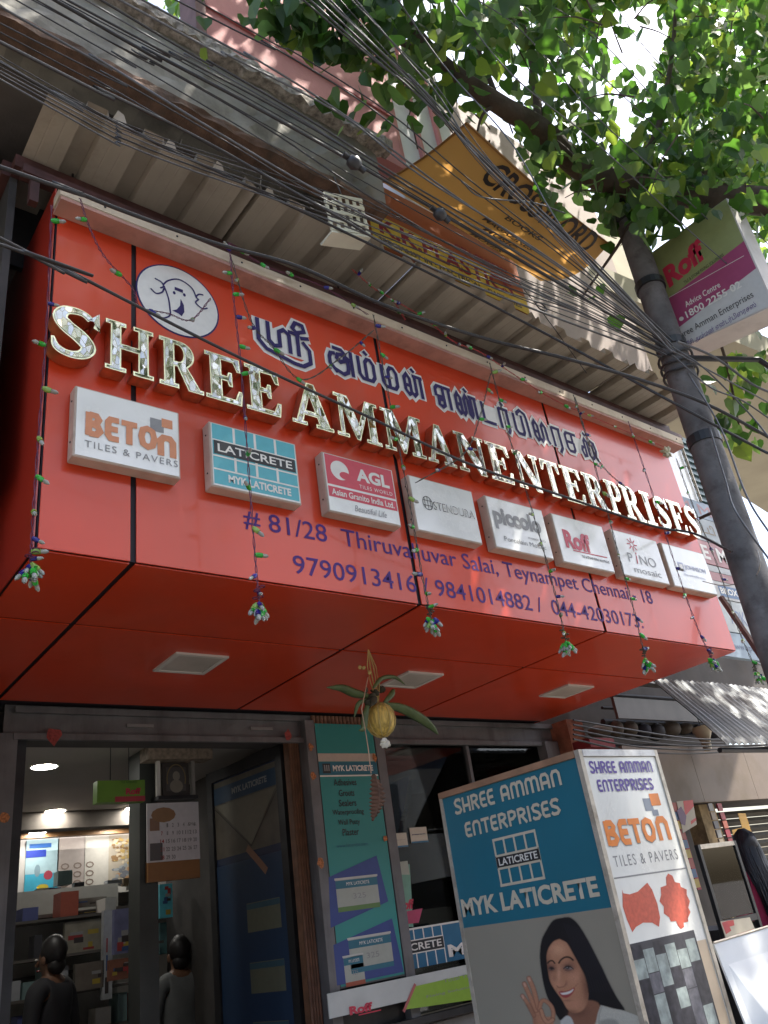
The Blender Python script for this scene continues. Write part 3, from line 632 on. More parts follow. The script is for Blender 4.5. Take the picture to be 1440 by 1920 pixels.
# hooks and chain under the slab
for i, (px, py, y, ln, lab) in enumerate(((484, 285, 2.62, .26, 'rusty hook with a thin wire hanging under the slab, left one'), (520, 285, 2.66, .3, 'rusty hook with a pale chain hanging under the slab, nearer the crate'), (338, 232, 2.68, .16, 'small black hanging clamp under the slab above the awning'))):
    p = PY(px, py, y); t = thing('hanging_hook', lab, 'hook', p, 'hooks under the concrete slab')
    RU = PURL if i < 2 else DSTEEL
    pts = [p + Vector((.02 * math.cos(a), 0, .02 * math.sin(a))) for a in [math.radians(d) for d in range(-60, 240, 30)]]
    MB().tube([p + Vector((0, 0, .14)), p + Vector((0, 0, .02))] + pts, .007).build('hook', RU, t)
    MB().tube(catmull([p, p + Vector((.01, 0, -ln * .5)), p + Vector((0, .01, -ln))], 5), .0035).build('wire', CABLEW, t)
    MB().ball(p + Vector((0, 0, .03)), .03, .02, .035).build('knot', RU, t)

# ================================================================== POLE and its light box
pl = thing('utility_pole', 'thick dark steel utility pole carrying the cable bundle at the right', 'pole', (4.16, 1.8, .1))
pb = Vector((4.16, 1.8, .1)); c1 = PY(1433, 1150, 1.8); c2 = PY(1190, 455, 1.8)
pd = (c2 - c1); bot = c1 - pd * ((c1.z - .1) / pd.z); top = c2 + pd * .09
MB().tube([bot, bot.lerp(top, .3), bot.lerp(top, .6), top], .108, 20, .078).build('shaft', POLE, pl, True)
for z_, hh in ((3.75, .06), (4.45, .05), (4.95, .05)):
    t_ = (z_ - bot.z) / (top.z - bot.z); a = bot.lerp(top, t_); b = bot.lerp(top, t_ + hh / (top.z - bot.z)); MB().tube([a, b], .094, 20).build('clamp_band', DSTEEL, pl)
def pole_at(z): return bot.lerp(top, (z - bot.z) / (top.z - bot.z))
MB().ball(top + Vector((-.02, 0, .02)), .13, .12, .10, 12, 8).build('cap', DSTEEL, pl, True)
p_ = pole_at(4.3); MB().tube([p_ + Vector((-.05, -.1, 0)), p_ + Vector((.35, -.32, -.02)), p_ + Vector((.9, -.5, -.45))], .018).build('conduit', DSTEEL, pl)
rf = thing('pole_lightbox', 'double sided lime green and magenta light box bracketed on the utility pole', 'sign', (4.4, 1.55, 4.5))
FR = quadface(PX(1198, 490, 4.3), PX(1362, 371, 4.3), PX(1452, 572, 4.3), PX(1267, 657, 4.3))
tl = FR.uv(1198, 490); wR = (PX(1452, 572, 4.3) - PX(1267, 657, 4.3)).length; hR = tl[1]
mb = MB(); P4 = [PX(1267, 657, 4.3), PX(1452, 572, 4.3), PX(1362, 371, 4.3), PX(1198, 490, 4.3)]
bx = Vector((.2, 0, 0)); mb.hexa([P4[0] + Vector((.003, 0, 0)), P4[1] + Vector((.003, 0, 0)), P4[1] + bx, P4[0] + bx, P4[3] + Vector((.003, 0, 0)), P4[2] + Vector((.003, 0, 0)), P4[2] + bx, P4[3] + bx]); mb.build('casing', mat('white_casing', (.62, .58, .55), .5, var=.06, dirt=.2), rf)
FR.n = Vector((-1, 0, 0))
LIME = flat((.27, .30, .12)); MAG = flat((.34, .06, .15))
def pxpoly(F, pts, m, parent, h, name='print'): return shape([[F.uv(*p) for p in pts]], F, m, parent, h, 0, name)
pxpoly(FR, [(1200, 490), (1361, 373), (1395, 452), (1238, 572)], LIME, rf, .001); pxpoly(FR, [(1238, 572), (1395, 452), (1418, 503), (1255, 628)], MAG, rf, .0014)
pxpoly(FR, [(1255, 628), (1418, 503), (1449, 571), (1268, 655)], flat((.55, .55, .53)), rf, .001)
def ptext(s, F, a, b, hpx, m, parent, h=.003, bold=.0, shear=0):
    """text between two base line pixels on face F, cap height towards pixel offset hpx"""
    u0 = Vector(F.uv(*a)); u1 = Vector(F.uv(*b)); t2 = Vector(F.uv(a[0] + hpx[0], a[1] + hpx[1])) - u0
    cu = bpy.data.curves.new('t', 'FONT'); cu.body = s; cu.size = 1; cu.offset = bold; cu.shear = shear; cu.resolution_u = 3
    me = curve_mesh(cu); me.name = 'lettering'; X = [v.co.x for v in me.vertices]; Y = [v.co.y for v in me.vertices]; x0, x1, y0, y1 = min(X), max(X), min(Y), max(Y)
    for v in me.vertices:
        q = u0 + (u1 - u0) * ((v.co.x - x0) / (x1 - x0)) + t2 * ((v.co.y - y0) / (y1 - y0)); v.co = F.p(q.x, q.y, h)
    return link('lettering', me, m, parent)
ptext('Roff', FR, (1256, 541), (1326, 482), (-14, -36), CR, rf, bold=.05); ptext('TILE & STONE FIXING SOLUTIONS', FR, (1284, 533), (1358, 480), (-2, -5), BLK, rf)
ptext('Advice Centre', FR, (1287, 577), (1352, 538), (-4, -10), WHITE, rf, bold=.01); ptext('1800 2255 02', FR, (1289, 597), (1392, 538), (-5, -12), WHITE, rf, bold=.02)
q = FR.uv(1278, 598); shape([circ(q[0], q[1], .016, n=14)], FR, WHITE, rf, .003); ribbons([[FR.uv(1255, 558), FR.uv(1395, 480)]], .004, FR, WHITE, rf, .003)
ptext('Shree Amman Enterprises', FR, (1274, 641), (1416, 560), (-6, -14), BLK, rf); ptext('வீரி அம்மன் என்டர்பிைரசஸ்', FR, (1287, 655), (1420, 577), (-4, -12), VIO, rf)
MB().tube([FR.p(.05, hR * .8, -.1), pole_at(5.1)], .015).build('bracket', DSTEEL, rf); MB().tube([FR.p(.05, hR * .2, -.1), pole_at(4.65)], .015).build('bracket', DSTEEL, rf)

# ================================================================== FLOOR LIGHT BOX
XB, YF = 3.059, 2.4; ZT = 2.187
lb = thing('floor_lightbox', 'tall free standing two sided advertising light box, teal side and white front', 'sign', (3.35, 2.85, .14))
box('casing', XB + .003, 3.652, YF + .003, 3.37, .14, ZT - .012, mat('lightbox_casing', (.42, .40, .36), .5, var=.1, dirt=.4), lb, bevel=.004)
FT = Face((XB, 0, 0), (0, -1, 0), (0, 0, 1), (-1, 0, 0)); FW = Face((0, YF, 0), (1, 0, 0), (0, 0, 1), (0, -1, 0))
ALU = mat('aluminium_edge', (.55, .5, .42), .45, metal=.4, var=.2, vs=12, dirt=.6, dirtc=(.2, .15, .1))
box('corner_trim', XB - .008, XB + .018, YF - .008, YF + .018, .14, ZT, ALU, lb); box('corner_trim', 3.635, 3.66, YF - .008, YF + .015, .14, ZT, ALU, lb)
box('top_trim', XB + .02, 3.633, YF - .01, YF + .02, ZT - .03, ZT, mat('white_edge', (.66, .66, .64), .4, dirt=.5), lb); box('top_trim', XB - .01, XB + .02, YF + .02, 3.375, ZT - .03, ZT, mat('wood_edge', (.3, .17, .1), .7, var=.3), lb)
box('corner_trim', XB - .006, XB + .01, 3.355, 3.378, .14, ZT - .03, ALU, lb)
TEALD = mat('teal_print', (.016, .15, .215), .4, var=.07, vs=2, coat=.3); GREYP = mat('grey_print', (.31, .28, .22), .45, var=.05, vs=2)
zsplit = FT.uv(1142, 1702)[1]
rect(FT, -3.355, zsplit, -YF - .02, ZT - .032, TEALD, lb, .001, 'teal_face'); rect(FT, -3.355, .2, -YF - .02, zsplit, GREYP, lb, .001, 'grey_face')
rect(FW, XB + .02, .2, 3.634, ZT - .032, SIGNW, lb, .001, 'white_face')
PALE = flat((.58, .52, .40))
def f3(F, bl, br, tl):
    a = F.uv(*bl); b = F.uv(*br); c = F.uv(*tl); z = (a[1] + b[1]) / 2; return a[0], z, b[0], z + c[1] - a[1]
def fb(F, a, b): u0 = F.uv(*a); u1 = F.uv(*b); return u0[0], u0[1], u1[0], u1[1]
styled('SHREE AMMAN', FT, *f3(FT, (855, 1526), (1057, 1475), (853, 1496)), PALE, lb, .003, .16, .09); styled('ENTERPRISES', FT, *f3(FT, (875, 1569), (1054, 1529), (872, 1540)), PALE, lb, .003, .16, .09)
x0, z0_, x1, z1_ = f3(FT, (941, 1660), (1021, 1646), (927, 1575))
ribbons([[(x0, z0_), (x0, z1_), (x1, z1_), (x1, z0_), (x0 - .006, z0_)]], .012, FT, PALE, lb, .002)
W4 = (x1 - x0) / 4; H_ = z1_ - z0_
for i in range(1, 4): rect(FT, x0 + W4 * i - .006, z0_, x0 + W4 * i + .006, z1_, PALE, lb, .0022)
rect(FT, x0 - .004, z0_ + H_ * .36, x1 + .004, z0_ + H_ * .64, BLK, lb, .003)
for zz in (.36, .64): rect(FT, x0, z0_ + H_ * zz - .005, x1, z0_ + H_ * zz + .005, PALE, lb, .0033)
text('LATICRETE', FT, x0 + .012, z0_ + H_ * .42, x1 - .01, z0_ + H_ * .58, WHITE, lb, .004, bold=.02)
text('MYK LATICRETE', FT, *f3(FT, (869, 1718), (1127, 1683), (865, 1684)), PALE, lb, .003, bold=.035)
# printed photograph of a woman giving an okay sign
HAIR = flat((.012, .010, .012)); LIP = flat((.30, .04, .04))
def portrait():
    """the printed photograph on the grey panel: soft edged print colours held in a colour attribute on a fine flat grid"""
    K = 5.143; nx, ny = 215, 235; gx, gy = np.meshgrid(np.linspace(40, 1330, nx), np.linspace(40, 1420, ny)); rgb = np.zeros((ny, nx, 3)); rgb[:] = (.31, .28, .22); cov = np.zeros((ny, nx))
    def spoly(pts):
        P = catmull([(a, b, 0) for a, b in pts + [pts[0]]], 4)[:-1]; P = np.array([(p.x, p.y) for p in P]); Q = np.roll(P, -1, 0); d = np.full(gx.shape, 1e9); ins = np.zeros(gx.shape, bool)
        for (ax, ay), (bx_, by) in zip(P, Q):
            ex, ey = bx_ - ax, by - ay; t = np.clip(((gx - ax) * ex + (gy - ay) * ey) / (ex * ex + ey * ey + 1e-9), 0, 1); d = np.minimum(d, np.hypot(gx - ax - t * ex, gy - ay - t * ey))
            c = ((ay > gy) != (by > gy)) & (gx < (bx_ - ax) * (gy - ay) / (by - ay + 1e-9) + ax); ins ^= c
        return np.where(ins, -d, d)
    def line(pts):
        d = np.full(gx.shape, 1e9); P = catmull([(a, b, 0) for a, b in pts], 5)
        for p, q in zip(P, P[1:]):
            ex, ey = q.x - p.x, q.y - p.y; t = np.clip(((gx - p.x) * ex + (gy - p.y) * ey) / (ex * ex + ey * ey + 1e-9), 0, 1); d = np.minimum(d, np.hypot(gx - p.x - t * ex, gy - p.y - t * ey))
        return d
    def put(d, c, soft=7, a=1., mask=None, solid=False):
        al = np.clip(.5 - d / (2 * soft), 0, 1) * a
        if mask is not None: al = al * mask
        rgb[:] = rgb * (1 - al[..., None]) + np.array(c) * al[..., None]
        if solid: np.maximum(cov, al, out=cov)
        return al
    def blob(cx, cy, rx, ry, c, a, mask=None, rot=0):
        ca, sa = math.cos(rot), math.sin(rot); u = ((gx - cx) * ca + (gy - cy) * sa) / rx; v = (-(gx - cx) * sa + (gy - cy) * ca) / ry; al = np.exp(-(u * u + v * v)) * a
        if mask is not None: al = al * mask
        rgb[:] = rgb * (1 - al[..., None]) + np.array(c) * al[..., None]
    H = (.012, .011, .013)
    hair = put(spoly([(510, 100), (400, 130), (325, 240), (285, 330), (270, 470), (282, 600), (305, 740), (338, 860), (390, 970), (440, 1060), (475, 1100), (560, 1100), (700, 1050), (850, 960), (960, 975), (1092, 1000), (1020, 880), (950, 750), (880, 600), (800, 440), (720, 290), (640, 165), (570, 105)]), H, 7, solid=True)
    for k in range(16):
        x0 = 560 + k * 18; put(line([(x0 - 60, 160 + k * 6), (x0 + 60 + k * 4, 480 + k * 10), (x0 + 120 + k * 9, 820)]) - 2, (.035, .03, .045), 5, .5, hair)
    put(spoly([(560, 960), (740, 900), (850, 950), (830, 1130), (800, 1430), (560, 1430), (540, 1100)]), (.20, .09, .055), 10, solid=True)
    blob(640, 1010, 90, 50, (.10, .04, .03), .7, cov)
    put(spoly([(860, 950), (980, 985), (1100, 1010), (1300, 1120), (1330, 1420), (790, 1430), (820, 1080)]), (.40, .385, .33), 7, solid=True); put(spoly([(470, 1100), (540, 1050), (600, 1130), (640, 1430), (500, 1430)]), (.42, .41, .38), 7, solid=True)
    put(line([(870, 960), (840, 1080), (860, 1300)]) - 4, (.22, .21, .18), 9, .8); put(spoly([(850, 1100), (960, 1080), (1040, 1140), (1080, 1420), (860, 1420)]), (.23, .22, .19), 12, .8)
    face = put(spoly([(462, 312), (405, 335), (357, 400), (338, 480), (350, 600), (372, 720), (425, 815), (487, 900), (535, 985), (600, 1022), (675, 1005), (728, 925), (738, 800), (705, 660), (645, 545), (592, 445), (540, 355)]), (.37, .175, .10), 7, solid=True)
    blob(450, 410, 75, 60, (.52, .28, .17), .75, face); blob(610, 680, 60, 60, (.46, .22, .14), .7, face); blob(430, 730, 35, 45, (.44, .22, .13), .6, face); blob(455, 640, 16, 70, (.52, .28, .18), .7, face)
    blob(720, 780, 45, 190, (.14, .06, .04), .8, face, -.15); blob(350, 600, 28, 140, (.16, .07, .045), .7, face); blob(600, 520, 50, 60, (.22, .10, .06), .5, face, .6); blob(610, 940, 70, 45, (.44, .20, .13), .55, face); blob(560, 1015, 80, 22, (.14, .06, .04), .7, face)
    blob(385, 592, 44, 38, (.10, .045, .04), .9, face); blob(548, 584, 60, 44, (.10, .045, .04), .88, face); blob(410, 690, 22, 40, (.24, .10, .07), .5, face)
    put(line([(345, 545), (368, 524), (395, 522), (415, 545)]) - 7, (.02, .012, .012), 5, 1, face); put(line([(455, 542), (480, 508), (520, 486), (560, 490), (592, 514)]) - 8, (.02, .012, .012), 5, 1, face)
    blob(380, 600, 22, 8, (.34, .28, .25), .7, face); blob(545, 592, 30, 11, (.46, .4, .37), .85, face, .1)
    blob(384, 597, 22, 17, (.01, .008, .008), 1, face); blob(540, 589, 26, 20, (.01, .008, .008), 1, face); blob(536, 586, 3.5, 3.5, (.6, .6, .6), .9, face)
    put(line([(355, 598), (380, 588), (410, 600)]) - 3, (.015, .01, .01), 4, 1, face); put(line([(500, 598), (530, 575), (565, 578), (595, 600)]) - 4, (.015, .01, .01), 4, 1, face); put(line([(515, 612), (545, 620), (580, 606)]) - 2, (.06, .03, .03), 4, .8, face)
    blob(458, 745, 26, 20, (.46, .22, .14), .7, face); put(line([(436, 762), (450, 778), (480, 775), (505, 768), (522, 745)]) - 3, (.12, .045, .035), 6, .85, face); blob(528, 735, 12, 25, (.2, .08, .06), .5, face)
    mouth = put(spoly([(452, 822), (480, 812), (510, 815), (560, 800), (606, 778), (600, 815), (570, 855), (525, 880), (485, 868), (462, 845)]), (.26, .035, .04), 5, .95, face); put(spoly([(468, 832), (510, 826), (560, 812), (596, 792), (580, 822), (540, 844), (490, 848)]), (.60, .58, .54), 4, .95, face)
    put(line([(612, 770), (640, 740)]) - 3, (.2, .08, .06), 7, .7, face); put(line([(430, 790), (440, 830)]) - 2, (.2, .08, .06), 7, .5, face); blob(535, 905, 40, 10, (.18, .07, .05), .6, face)
    put(line([(545, 355), (600, 450), (660, 560), (715, 680), (745, 820)]) - 6, H, 12, .9, hair)
    S1, S2 = (.36, .17, .10), (.17, .07, .045)
    put(spoly([(170, 930), (240, 930), (285, 985), (330, 1060), (400, 1090), (415, 1430), (235, 1430), (205, 1090)]), S1, 7, solid=True)
    for pts, wd in (([(103, 858), (150, 925), (215, 1050)], 17), ([(122, 742), (175, 860), (235, 1000)], 20), ([(166, 690), (212, 800), (255, 970)], 21)):
        d = line(pts); put(d - wd - 4, S2, 5, .9, solid=True); put(d - wd + 3, S1, 6, 1, solid=True); put(line([(pts[0][0], pts[0][1]), (pts[0][0] + 9, pts[0][1] + 22)]) - 8, (.5, .3, .24), 5, .8)
    d = line([(268, 990), (285, 920), (320, 905), (375, 950), (400, 1010), (398, 1085)]); put(d - 22, S2, 5, .9, solid=True); put(d - 15, S1, 6, 1, solid=True)
    d = line([(285, 1000), (310, 1075), (350, 1115), (395, 1090)]); put(d - 22, S2, 5, .9, solid=True); put(d - 15, (.4, .2, .12), 6, 1, solid=True); put(line([(150, 950), (215, 1060), (250, 1400)]) - 10, S2, 22, .6)
    rgb[:] *= (1 + .05 * rng.normal(size=(ny, nx, 1)))
    rgb[:] = np.clip(rgb * np.where((cov > .5) & (rgb.sum(-1) > .2), 1.32, 1)[..., None], 0, 1); cov[:] = np.minimum(1, cov); 
    vs = []
    for j in range(ny):
        for i in range(nx): u = FT.uv(960 + gx[j, i] / K, 1700 + gy[j, i] / K); vs.append(tuple(FT.p(u[0], u[1], .0022)))
    c4 = (cov[:-1, :-1] + cov[1:, :-1] + cov[:-1, 1:] + cov[1:, 1:]) > .02; fs = [(j * nx + i, j * nx + i + 1, (j + 1) * nx + i + 1, (j + 1) * nx + i) for j, i in zip(*np.nonzero(c4))]
    me = bpy.data.meshes.new('portrait_print'); me.from_pydata(vs, [], fs); ca = me.color_attributes.new('print', 'FLOAT_COLOR', 'POINT'); ca.data.foreach_set('color', np.concatenate([rgb, np.ones((ny, nx, 1))], -1).astype(np.float32).ravel())
    m = bpy.data.materials.new('printed_photo'); m.use_nodes = True; a = m.node_tree.nodes.new('ShaderNodeAttribute'); a.attribute_name = 'print'; p = m.node_tree.nodes['Principled BSDF']; p.inputs['Roughness'].default_value = .45; m.node_tree.links.new(a.outputs['Color'], p.inputs['Base Color'])
    return link('portrait_print', me, m, lb)
portrait()
# white front
styled('SHREE AMMAN', FW, *f3(FW, (1108, 1453), (1223, 1447), (1105, 1429)), flat((.10, .06, .28)), lb, .003, .17, .1); styled('ENTERPRISES', FW, *f3(FW, (1123, 1487), (1225, 1480), (1121, 1463)), flat((.10, .06, .28)), lb, .003, .17, .1)
OR2 = flat((.72, .22, .04)); u0 = FW.uv(1142, 1585); u1 = FW.uv(1250, 1530)
x0, z0_, x1, z1_ = f3(FW, (1141, 1589), (1259, 1573), (1129, 1541))
styled('BETO', FW, x0 + .004, z0_ - .004, x0 + (x1 - x0) * .76, z1_ - .004, flat((.3, .3, .3)), lb, .0022, .2, .1); styled('BETO', FW, x0, z0_, x0 + (x1 - x0) * .76, z1_, OR2, lb, .0035, .2, .1); styled('N', FW, x0 + (x1 - x0) * .8, z0_, x1, z1_, OR2, lb, .003, .22)
rect(FW, x0 + (x1 - x0) * .70, z1_ + .028, x0 + (x1 - x0) * .84, z1_ + .085, flat((.22, .25, .3)), lb, .002); rect(FW, x0 + (x1 - x0) * .82, z1_ + .05, x0 + (x1 - x0) * .98, z1_ + .105, OR2, lb, .003); rect(FW, x0 + (x1 - x0) * .80, z1_ + .005, x0 + (x1 - x0) * .9, z1_ + .032, flat((.22, .25, .3)), lb, .0025)
text('TILES & PAVERS', FW, x0 + .01, z0_ - .085, x1 + .01, z0_ - .04, GRY, lb, track=1.3)
rect(FW, XB + .03, z0_ - .13, 3.63, z0_ - .124, GRY, lb, .002)
PAV = mat('paver_print', (.52, .10, .06), .5, var=.15, vs=60)
def fw(pts, m, h, s=False): pts = sm(pts) if s else pts; return pxpoly(FW, pts, m, lb, h)
fw([(1166, 1668), (1168, 1675), (1180, 1677), (1195, 1672), (1213, 1655), (1222, 1668), (1232, 1695), (1237, 1720), (1235, 1738), (1222, 1730), (1205, 1730), (1192, 1738), (1185, 1748), (1175, 1725), (1167, 1700)], PAV, .002)
fw([(1248, 1645), (1252, 1638), (1260, 1642), (1265, 1654), (1274, 1656), (1276, 1663), (1287, 1668), (1287, 1678), (1293, 1690), (1290, 1702), (1294, 1710), (1289, 1722), (1290, 1728), (1281, 1730), (1282, 1738), (1276, 1742), (1270, 1735), (1267, 1727), (1257, 1728), (1254, 1720), (1244, 1713), (1244, 1700), (1236, 1690), (1239, 1678), (1238, 1664), (1249, 1660)], PAV, .002)
# marble tile picture: individually printed tiles
TK = [mat('dark_tile_print', (.035, .035, .045), .3, var=.5, vs=30), mat('pale_tile_print', (.28, .33, .32), .3, var=.35, vs=25), mat('grey_tile_print', (.12, .12, .14), .3, var=.4, vs=30)]
OB = mat('sand_print', (.62, .38, .18), .5); q0 = FW.uv(1185, 1790); q1 = FW.uv(1305, 1770)
rect(FW, XB + .03, .3, 3.63, FW.uv(1183, 1800)[1] + .01, mat('pale_sand_print', (.6, .48, .34), .5), lb, .0012)
xa, xb_ = q0[0] - .005, q1[0] + .0; zt = q0[1] + .03; cw_ = (xb_ - xa) / 6
for c in range(6):
    z = zt - (0.02 if c % 2 else 0); k = c
    while z > .75:
        hh = random.choice((.075, .12, .16)) if z < zt - .03 else (.05 if c % 2 == 0 else .09); m = TK[(0, 1)[k % 2]] if random.random() < .8 else TK[2]
        rect(FW, xa + c * cw_ + .002, max(.75, z - hh) + .002, xa + (c + 1) * cw_ - .002, z - .002, m, lb, .002, 'tile_print'); z -= hh; k += 1
rect(FW, xa - .01, .74, xb_ + .01, zt + .008, flat((.05, .05, .06)), lb, .0016)
# tilted white board leaning beside it
wbd = thing('white_board', 'blank white sheet board leaning at the lower right corner in dappled sun', 'board', (4.0, 2.3, .5))
q = [PY(1338, 1768, 2.42), PY(1470, 1728, 2.30), PY(1560, 2050, 2.1), PY(1450, 2050, 2.25)]; nrm = (q[1] - q[0]).cross(q[3] - q[0]).normalized() * .012
MB().hexa([q[3], q[2], q[2] + nrm, q[3] + nrm, q[0], q[1], q[1] + nrm, q[0] + nrm]).build('sheet', mat('white_sheet', (.7, .72, .72), .35, var=.06, dirt=.25, dirtc=(.45, .45, .45)), wbd)
MB().tube([q[0], q[1]], .006).build('edge_strip', ALU, wbd)

# ================================================================== SHOPFRONT
YW = 4.84
sf = thing('glazed_facade', 'grey steel framed shop front with wood pillars and a wide open doorway', 'shop front', (3.5, 4.84, .2))
rough_beam('door_header', 1.2, 5.95, 4.80, 4.95, 2.84, 3.0, GREY, sf, .003, 40, 2)
box('header_rail', 1.25, 3.2, 4.77, 4.797, 2.80, 2.835, GREY, sf); box('header_rail', 3.78, 5.9, 4.77, 4.797, 2.80, 2.835, GREY, sf)
box('upper_rail', 1.25, 5.9, 4.765, 4.795, 2.95, 2.985, GREY, sf)
for x in (1.9, 2.75): box('handle_slot', x, x + .17, 4.785, 4.797, 2.885, 2.905, mat('slot_metal', (.22, .21, .2), .5), sf)
box('jamb', 1.14, 1.275, 4.78, 4.9, .2, 2.835, GREY, sf); box('jamb', 1.277, 1.345, 4.86, 5.0, .2, 2.835, DSTEEL, sf); box('side_wall', -2, 1.137, 4.78, 5.0, .2, 2.99, mat('stained_wall', (.12, .08, .06), .9, var=.4, dirt=.6, bump=.4), sf); box('lintel', 1.14, 6.05, 4.96, 5.12, 2.84, 3.0, DARKW, sf)
mb = MB()
def fluted(name, x0, x1, y, z0, z1, m, n):
    mb = MB(); wd = (x1 - x0) / n
    for i in range(n): mb.tube([(x0 + wd * (i + .5), y, z0), (x0 + wd * (i + .5), y, z1)], wd * .52, 8)
    return mb.build(name, m, sf, True)
box('pillar_core', 3.075, 3.15, 4.86, 4.92, .2, 2.835, WOOD, sf); fluted('fluted_pillar', 3.07, 3.152, 4.845, .2, 2.83, WOOD, 4)
fluted('fluted_lintel', 3.22, 3.75, 4.76, 2.90, 2.985, WOOD, 16)
box('jamb', 3.155, 3.228, 4.74, 4.86, .2, 2.95, GREY, sf); box('jamb', 3.752, 3.83, 4.74, 4.86, .2, 2.93, GREY, sf); box('infill', 3.23, 3.75, 4.80, 4.86, .2, 2.9, DSTEEL, sf)
box('end_pillar', 5.80, 6.02, 4.6, 4.95, .2, 2.99, mat('terracotta_plaster', (.28, .11, .06), .9, var=.4, vs=9, dirt=.5, bump=.4), sf)
box('end_post', 5.62, 5.79, 4.74, 4.9, .2, 2.83, GREY, sf)
box('sill', 3.1, 5.8, 4.70, 4.76, 1.02, 1.06, DSTEEL, sf); box('lower_wall', 3.16, 5.8, 4.765, 4.9, .2, 1.0, mat('tile_wall', (.25, .24, .23), .5, var=.2), sf)
MB().box(3.835, 5.61, 4.83, 4.836, 1.06, 2.80).build('window_pane', GLASS, sf)
box('mullion', 4.72, 4.75, 4.80, 4.85, 1.06, 2.8, GREY, sf)
# small red paper decorations stuck on the frames (pooja marks)
RP = mat('red_paint_mark', (.3, .05, .04), .8, var=.4, vs=60); OP = mat('kolam_sticker', (.42, .16, .06), .8, var=.6, vs=90)
for px, py, y, m_, s in ((100, 1378, 4.765, RP, .05), (540, 1378, 4.765, RP, .035), (8, 1532, 4.775, OP, .03), (583, 1400, 4.735, OP, .025), (588, 1455, 4.735, OP, .025), (601, 1618, 4.735, OP, .028), (702, 1420, 4.735, OP, .028), (722, 1572, 4.735, OP, .022)):
    p = PY(px, py, y); n_ = 9; mb = MB(); mb.v = [(p.x + s * random.uniform(.6, 1.1) * math.cos(a), y, p.z + s * random.uniform(.6, 1.4) * math.sin(a)) for a in [2 * math.pi * i / n_ for i in range(n_)]]; mb.f = [list(range(n_))]; mb.build('painted_mark', m_, sf)
FS = Face((0, 4.74, 0), (1, 0, 0), (0, 0, 1), (0, -1, 0))
tp = thing('teal_banner', 'tall teal and blue product banner on the wall between door and window', 'banner', (3.5, 4.78, 1.3))
box('backing', 3.235, 3.745, 4.745, 4.78, 1.30, 2.93, mat('banner_backing', (.1, .1, .1), .6), tp)
TL_ = mat('teal_banner_print', (.02, .24, .22), .45, var=.06, vs=2); TB = flat((.012, .13, .19)); BL = flat((.025, .05, .22))
rect(FS, 3.237, 1.31, 3.743, 2.928, TL_, tp, -.003)
rect(FS, 3.237, 2.665, 3.74, 2.72, flat((.5, .42, .34)), tp, -.001); rect(FS, 3.237, 2.575, 3.74, 2.66, TB, tp, -.001); rect(FS, 3.237, 2.562, 3.74, 2.572, WHITE, tp, -.001)
rect(FS, 3.265, 2.585, 3.33, 2.65, BLK, tp, .0005)
for i in range(3): rect(FS, 3.277 + i * .017, 2.60, 3.287 + i * .017, 2.64, GRY, tp, .001)
text('MYK LATICRETE', FS, 3.35, 2.598, 3.70, 2.638, WHITE, tp, .0005, bold=.04)
for s, a, b in (('Adhesives', (626, 1472), (668, 1465)), ('Grouts', (636, 1492), (664, 1485)), ('Sealers', (636, 1511), (668, 1504)), ('Waterproofing', (624, 1530), (682, 1521)), ('Wall Putty', (635, 1549), (675, 1541)), ('Plaster', (643, 1566), (673, 1559))):
    ww = FS.uv(*a); wb = FS.uv(*b)[0]; text(s, FS, ww[0], ww[1] - .005, wb, ww[1] + .04, BLK, tp, .0005, bold=.01)
ww = FS.uv(631, 1590); text('www.laticrete.com', FS, ww[0], ww[1], FS.uv(690, 1586)[0], ww[1] + .025, TB, tp, .0005)
pxpoly(FS, [(616, 1645), (706, 1604), (728, 1690), (620, 1740)], BL, tp, .0005); pxpoly(FS, [(625, 1772), (735, 1722), (757, 1822), (632, 1848)], BL, tp, .0005)
def bucket(cx, cz, w_, h_, par, m2):
    rect(FS, cx - w_ / 2, cz - h_ / 2, cx + w_ / 2, cz + h_ / 2, flat((.36, .38, .33)), par, .001); rect(FS, cx - w_ / 2, cz + h_ * .18, cx + w_ / 2, cz + h_ * .42, TB, par, .0014); rect(FS, cx - w_ / 2, cz - h_ / 2, cx + w_ / 2, cz - h_ * .36, m2, par, .0014)
    rect(FS, cx - w_ / 2 - .006, cz + h_ * .44, cx + w_ / 2 + .006, cz + h_ / 2, flat((.5, .5, .46)), par, .0018); text('MYK LATICRETE', FS, cx - w_ * .25, cz + h_ * .25, cx + w_ * .3, cz + h_ * .35, WHITE, par, .002); text('325', FS, cx - w_ * .12, cz - h_ * .16, cx + w_ * .18, cz, GRY, par, .002)
q = FS.uv(671, 1674); bucket(q[0], q[1], .34, .20, tp, flat((.10, .2, .05))); q = FS.uv(696, 1785); bucket(q[0], q[1], .34, .20, tp, TB); q = FS.uv(664, 1815); bucket(q[0], q[1] - .01, .15, .17, tp, flat((.35, .08, .04)))
lw = thing('green_banner', 'long lime green and white banner under the window with a crimson word', 'banner', (3.9, 4.7, 1.05))
FG = Face((0, 4.69, 0), (1, 0, 0), (0, 0, 1), (0, -1, 0)); z0_, z1_ = FG.uv(612, 1912)[1], FG.uv(612, 1864)[1]
box('backing', 3.10, 4.9, 4.692, 4.70, z0_, z1_, mat('white_banner', (.5, .52, .5), .5, var=.1), lw)
pxpoly(FG, [(775, 1850), (760, 1893), (930, 1868), (930, 1815)], flat((.25, .42, .04)), lw, .001); ribbons([[FG.uv(778, 1846), FG.uv(757, 1896)]], .02, FG, flat((.4, .1, .1)), lw, .002)
text('Roff', FG, *fb(FG, (656, 1904), (697, 1878)), CR, lw, .002, bold=.05); rect(FG, FG.uv(672, 1903)[0], FG.uv(672, 1903)[1] - .004, FG.uv(715, 1900)[0], FG.uv(672, 1903)[1] + .002, CR, lw, .002)
